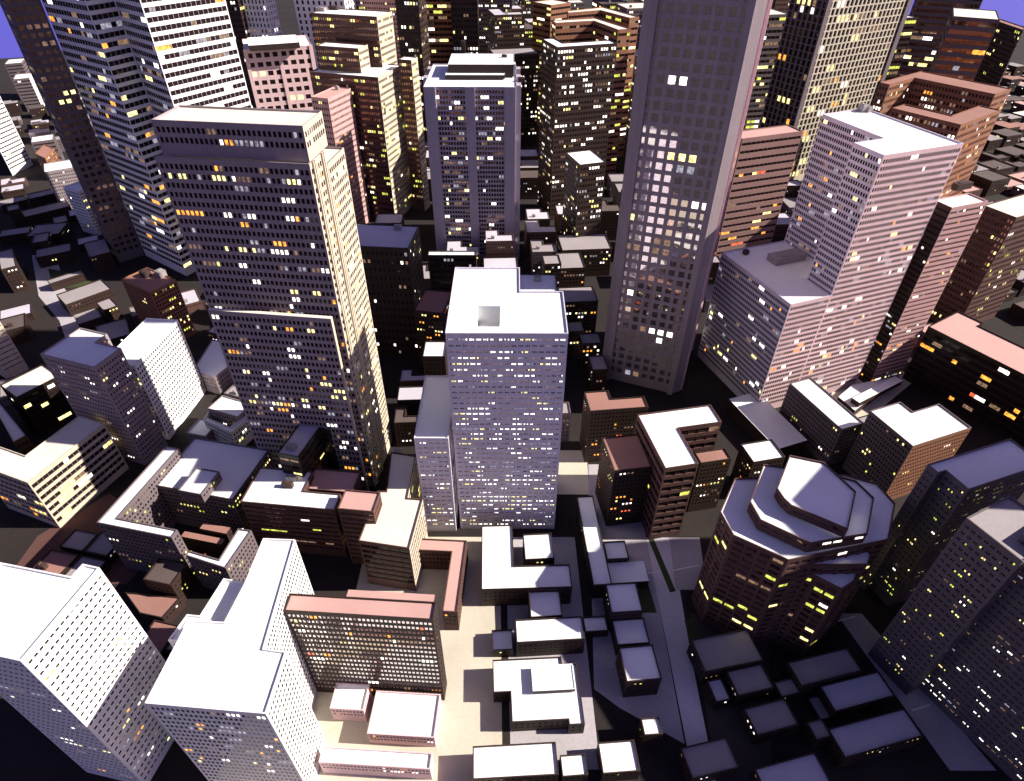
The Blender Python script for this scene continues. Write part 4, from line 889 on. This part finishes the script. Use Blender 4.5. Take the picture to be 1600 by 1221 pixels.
["bt4",-155.8,1075.8,-9.7,[[0,262,[[-18.2,-20.0],[18.2,-20.0],[18.2,20.0],[-18.2,20.0]],{"s":"tdk"}],[]]],
["bt5",-125.4,1184.2,0.5,[[0,280,[[-23.1,-20.0],[23.1,-20.0],[23.1,20.0],[-23.1,20.0]],{"s":"tbr"}],[]]],
["bt6",-77.3,1130.4,0.5,[[0,270,[[-21.2,-20.0],[21.1,-20.0],[21.1,20.0],[-21.2,20.0]],{"s":"tdk"}],[]]],
["bt7",-30.8,1223.7,0.5,[[0,275,[[-29.2,-20.0],[29.2,-20.0],[29.2,20.0],[-29.2,20.0]],{"s":"tlv"}],[]]],
["bt8",83.5,1407.3,0.6,[[0,250,[[-23.9,-25.0],[23.9,-25.0],[23.9,25.0],[-23.9,25.0]],{"s":"tbr"}],[]]],
["bt9",212.9,1459.9,0.6,[[0,262,[[-31.8,-25.0],[31.8,-25.0],[31.8,25.0],[-31.8,25.0]],{"s":"tlt"}],[]]],
["bt10",410.1,1277.4,9.6,[[0,275,[[-26.8,-25.0],[26.8,-25.0],[26.8,25.0],[-26.8,25.0]],{"s":"tdk"}],[]]],
["bt11",523.8,1283.4,22.8,[[0,262,[[-28.1,-25.0],[28.1,-25.0],[28.1,25.0],[-28.1,25.0]],{"s":"tbr"}],[]]],
["bt12",260.5,1355.8,0.6,[[0,270,[[-16.7,-20.0],[16.6,-20.0],[16.6,20.0],[-16.7,20.0]],{"s":"tbr"}],[]]]
]


def world_poly(rec):
    a = R(rec[3]); out = []
    for t in rec[4][:-1]:
        if t[0] == 0: out.append([wpt(rec[1], rec[2], a, p) for p in t[2]])
    return out


BB = []
for i, rec in enumerate(DATA):
    bid, cx, cy, azd, tl = rec
    nm, cat, lab = INFO[bid][:3]
    ov = INFO[bid][3] if len(INFO[bid]) > 3 else {}
    building(nm, lab, cat, cx, cy, azd, tl[:-1], tl[-1], ov.get('group'), 100 + i, True, ov)
    for P in world_poly(rec):
        BB.append((min(p[0] for p in P), min(p[1] for p in P), max(p[0] for p in P), max(p[1] for p in P)))

# ---------------------------------------------------------------- far low-rise districts
rng = random.Random(5)


MARKS = [('C', 'lavender slab tower'), ('T', 'tallest grey tower'), ('P', 'big pink tower'), ('RT', 'paired-window violet tower'), ('MT', 'three-pier grey tower'), ('B15', 'dotted dark tower'),
         ('LT0', 'slim dark tower'), ('LT12', 'zigzag white-banded tower'), ('OB', 'orange-brown grid block'), ('LF1', 'far striped tower'), ('P2', 'brown ring building'), ('R', 'cream-roofed dark tower'),
         ('RT2', 'cream-ribbed tower'), ('six', 'pinkish ribbon tower'), ('C14', 'dark one-unit block'), ('LB1', 'blue-roofed stepped block'), ('LF3', 'far white striped block'),
         ('S', 'salmon-roofed black block'), ('Q', 'narrow pink slab'), ('BK1', 'stepped dark tower'), ('RD', 'last dark tower'), ('E1', 'stepped brown roof'), ('ll4', 'park-side grey roof'), ('LT3', 'pale pink tower')]
MPOS = {rec[0]: (rec[1], rec[2]) for rec in DATA}
USED = {}
TONE = {'roof_slate': 'slate', 'roof_grey': 'grey', 'roof_dark': 'black', 'roof_brown': 'brown', 'roof_pink': 'pink', 'roof_cream': 'cream'}
ORD = ['nearest', 'second', 'third', 'fourth', 'fifth', 'sixth', 'seventh', 'eighth', 'ninth', 'tenth', 'eleventh', 'twelfth']


def relabel(x, y, h, nv, ratio, rm):
    k, nm = min(MARKS, key=lambda m: math.hypot(MPOS[m[0]][0] - x, MPOS[m[0]][1] - y))
    dx, dy = x - MPOS[k][0], y - MPOS[k][1]
    side = ('behind' if dy > 0 else 'before') if abs(dy) > abs(dx) else ('right of' if dx > 0 else 'left of')
    shape = 'L-shaped' if nv > 4 else ('oblong' if ratio > 1.25 or ratio < .8 else 'square')
    size = 'tall' if h >= 50 else ('mid-height' if h > 17 else ('low' if h > 11 else 'very low'))
    key = (size, shape, rm, side, nm)
    USED[key] = USED.get(key, 0) + 1
    o = USED[key]
    return ('%s%s %s block with %s roof %s the %s' % ('' if o == 1 else ORD[min(o - 1, 11)] + ' ', size, shape, TONE.get(rm, 'grey'), side, nm))


def free(x, y, r):
    for a, b, c, d in BB:
        if x > a - r and x < c + r and y > b - r and y < d + r: return False
    return True


WISH = []


def district(x0, x1, y0, y1, ang, step, hs, lab, grp, mats, limit, test=lambda x, y: True):
    a = R(ang); cxm, cym = (x0 + x1) / 2, (y0 + y1) / 2; n = 0
    rr = max(x1 - x0, y1 - y0)
    k = int(rr / step) + 1
    cells = []
    for i in range(-k, k):
        for j in range(-k, k):
            u = i * step + (i // 3) * 9; v = j * step * .9 + (j // 2) * 9
            x = cxm + u * math.cos(a) - v * math.sin(a); y = cym + u * math.sin(a) + v * math.cos(a)
            if x0 < x < x1 and y0 < y < y1: cells.append((x, y))
    cells.sort(key=lambda c: c[0] ** 2 + c[1] ** 2)
    for x, y in cells:
        if n >= limit: break
        fx, fy, d = project(np.array([[x, y, 8.]]))
        if not (-.05 < fx[0] < 1.05 and -.05 < fy[0] < 1.05): continue
        if not test(x, y) or rng.random() < .08: continue
        sx, sy = rng.uniform(.66, .98) * step, rng.uniform(.58, .88) * step
        if not free(x, y, max(sx, sy) * .45 + 1): continue
        h = rng.choice(hs) * rng.uniform(.8, 1.3)
        wm, rm = rng.choice(mats)
        if rng.random() < .35:
            cxn, cyn = rng.uniform(-.1, .2) * sx, rng.uniform(-.1, .2) * sy
            poly = [(-sx / 2, -sy / 2), (sx / 2, -sy / 2), (sx / 2, cyn), (cxn, cyn), (cxn, sy / 2), (-sx / 2, sy / 2)]
        else:
            poly = [(-sx / 2, -sy / 2), (sx / 2, -sy / 2), (sx / 2, sy / 2), (-sx / 2, sy / 2)]
        un = [(rng.uniform(-.35, -.05) * sx, rng.uniform(-.35, -.1) * sy, h, 4, 3, 2)] if rng.random() < .4 else []
        BB.append((x - sx * .5, y - sy * .5, x + sx * .5, y + sy * .5))
        WISH.append((x, y, ang, h, poly, wm, rm, un, grp))
        n += 1
    print(grp, n)


def build_districts():
    low = sorted([w_ for w_ in WISH if w_[3] < 50], key=lambda w_: w_[0] ** 2 + w_[1] ** 2)
    tall = [w_ for w_ in WISH if w_[3] >= 50]
    for x, y, ang, h, poly, wm, rm, un, grp in low[:278] + tall:
        sx, sy = poly[1][0] - poly[0][0], max(p[1] for p in poly) - poly[0][1]
        building('low_block' if h < 50 else 'background_tower', relabel(x, y, h, len(poly), sx / sy, rm), 'building' if h < 50 else 'tower', x, y, ang,
                 [(0, h, poly, dict(s='LL' if h < 50 else random.Random(int(x)).choice(('tdk', 'tlv', 'tbr', 'B15', 'tpk')), wm=wm, rm=rm))], un, grp, int(x * 7 + y), False)
    # the farthest rows read as one mass
    quads, idx, names = [], [], []

    def put(q, m):
        q = np.asarray(q, float).reshape(-1, 4, 3)
        if m not in names: names.append(m)
        quads.append(q); idx.extend([names.index(m)] * len(q))
    for x, y, ang, h, poly, wm, rm, un, grp in low[278:]:
        a = R(ang); P = [wpt(x, y, a, p) for p in poly]; n = len(P); r_ = random.Random(int(x + y))
        add_prism(x, y, a, poly, 0, h)
        for i in range(n):
            q, g = facade(P[i], P[(i + 1) % n], 0, h, ST['LL'], r_)
            for z_ in q: put(z_, wm)
            if g:
                for gq, gm in zip(g['G'], g['m']): put(gq, gm)
        if n == 4:
            put([[(*p, h) for p in P]], rm)
        else:
            put([[(*P[0], h), (*P[1], h), (*P[2], h), (*P[3], h)]], rm)
            put([[(*P[0], h), (*P[3], h), (*P[4], h), (*P[5], h)]], rm)
    if quads:
        o = bpy.data.objects.new('far_low_blocks', qmesh('far_low_blocks', np.concatenate(quads), names, idx))
        link(o, None, 'mass of tiny dark low blocks filling the farthest streets before the water', 'buildings', None, 'stuff')


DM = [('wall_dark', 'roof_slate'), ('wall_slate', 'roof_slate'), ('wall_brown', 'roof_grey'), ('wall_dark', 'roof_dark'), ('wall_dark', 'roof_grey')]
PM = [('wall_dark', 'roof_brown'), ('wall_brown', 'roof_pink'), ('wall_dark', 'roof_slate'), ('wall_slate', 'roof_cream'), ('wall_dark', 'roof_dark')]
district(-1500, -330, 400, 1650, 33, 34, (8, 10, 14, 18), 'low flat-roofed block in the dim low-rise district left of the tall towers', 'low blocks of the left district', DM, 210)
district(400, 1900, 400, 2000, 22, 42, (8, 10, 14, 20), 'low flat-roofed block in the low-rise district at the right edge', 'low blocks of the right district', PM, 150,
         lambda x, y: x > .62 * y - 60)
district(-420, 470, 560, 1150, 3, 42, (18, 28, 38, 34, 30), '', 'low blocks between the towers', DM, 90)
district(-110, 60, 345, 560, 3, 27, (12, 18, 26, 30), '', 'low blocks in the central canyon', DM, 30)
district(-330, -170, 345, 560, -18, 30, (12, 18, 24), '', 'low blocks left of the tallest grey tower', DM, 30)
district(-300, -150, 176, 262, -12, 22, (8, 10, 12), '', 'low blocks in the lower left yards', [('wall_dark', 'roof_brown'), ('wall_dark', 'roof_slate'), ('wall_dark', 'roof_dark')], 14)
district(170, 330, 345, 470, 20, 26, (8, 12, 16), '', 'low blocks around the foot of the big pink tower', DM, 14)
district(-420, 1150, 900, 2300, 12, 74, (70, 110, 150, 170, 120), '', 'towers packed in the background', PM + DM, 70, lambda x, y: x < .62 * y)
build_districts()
place_windows()
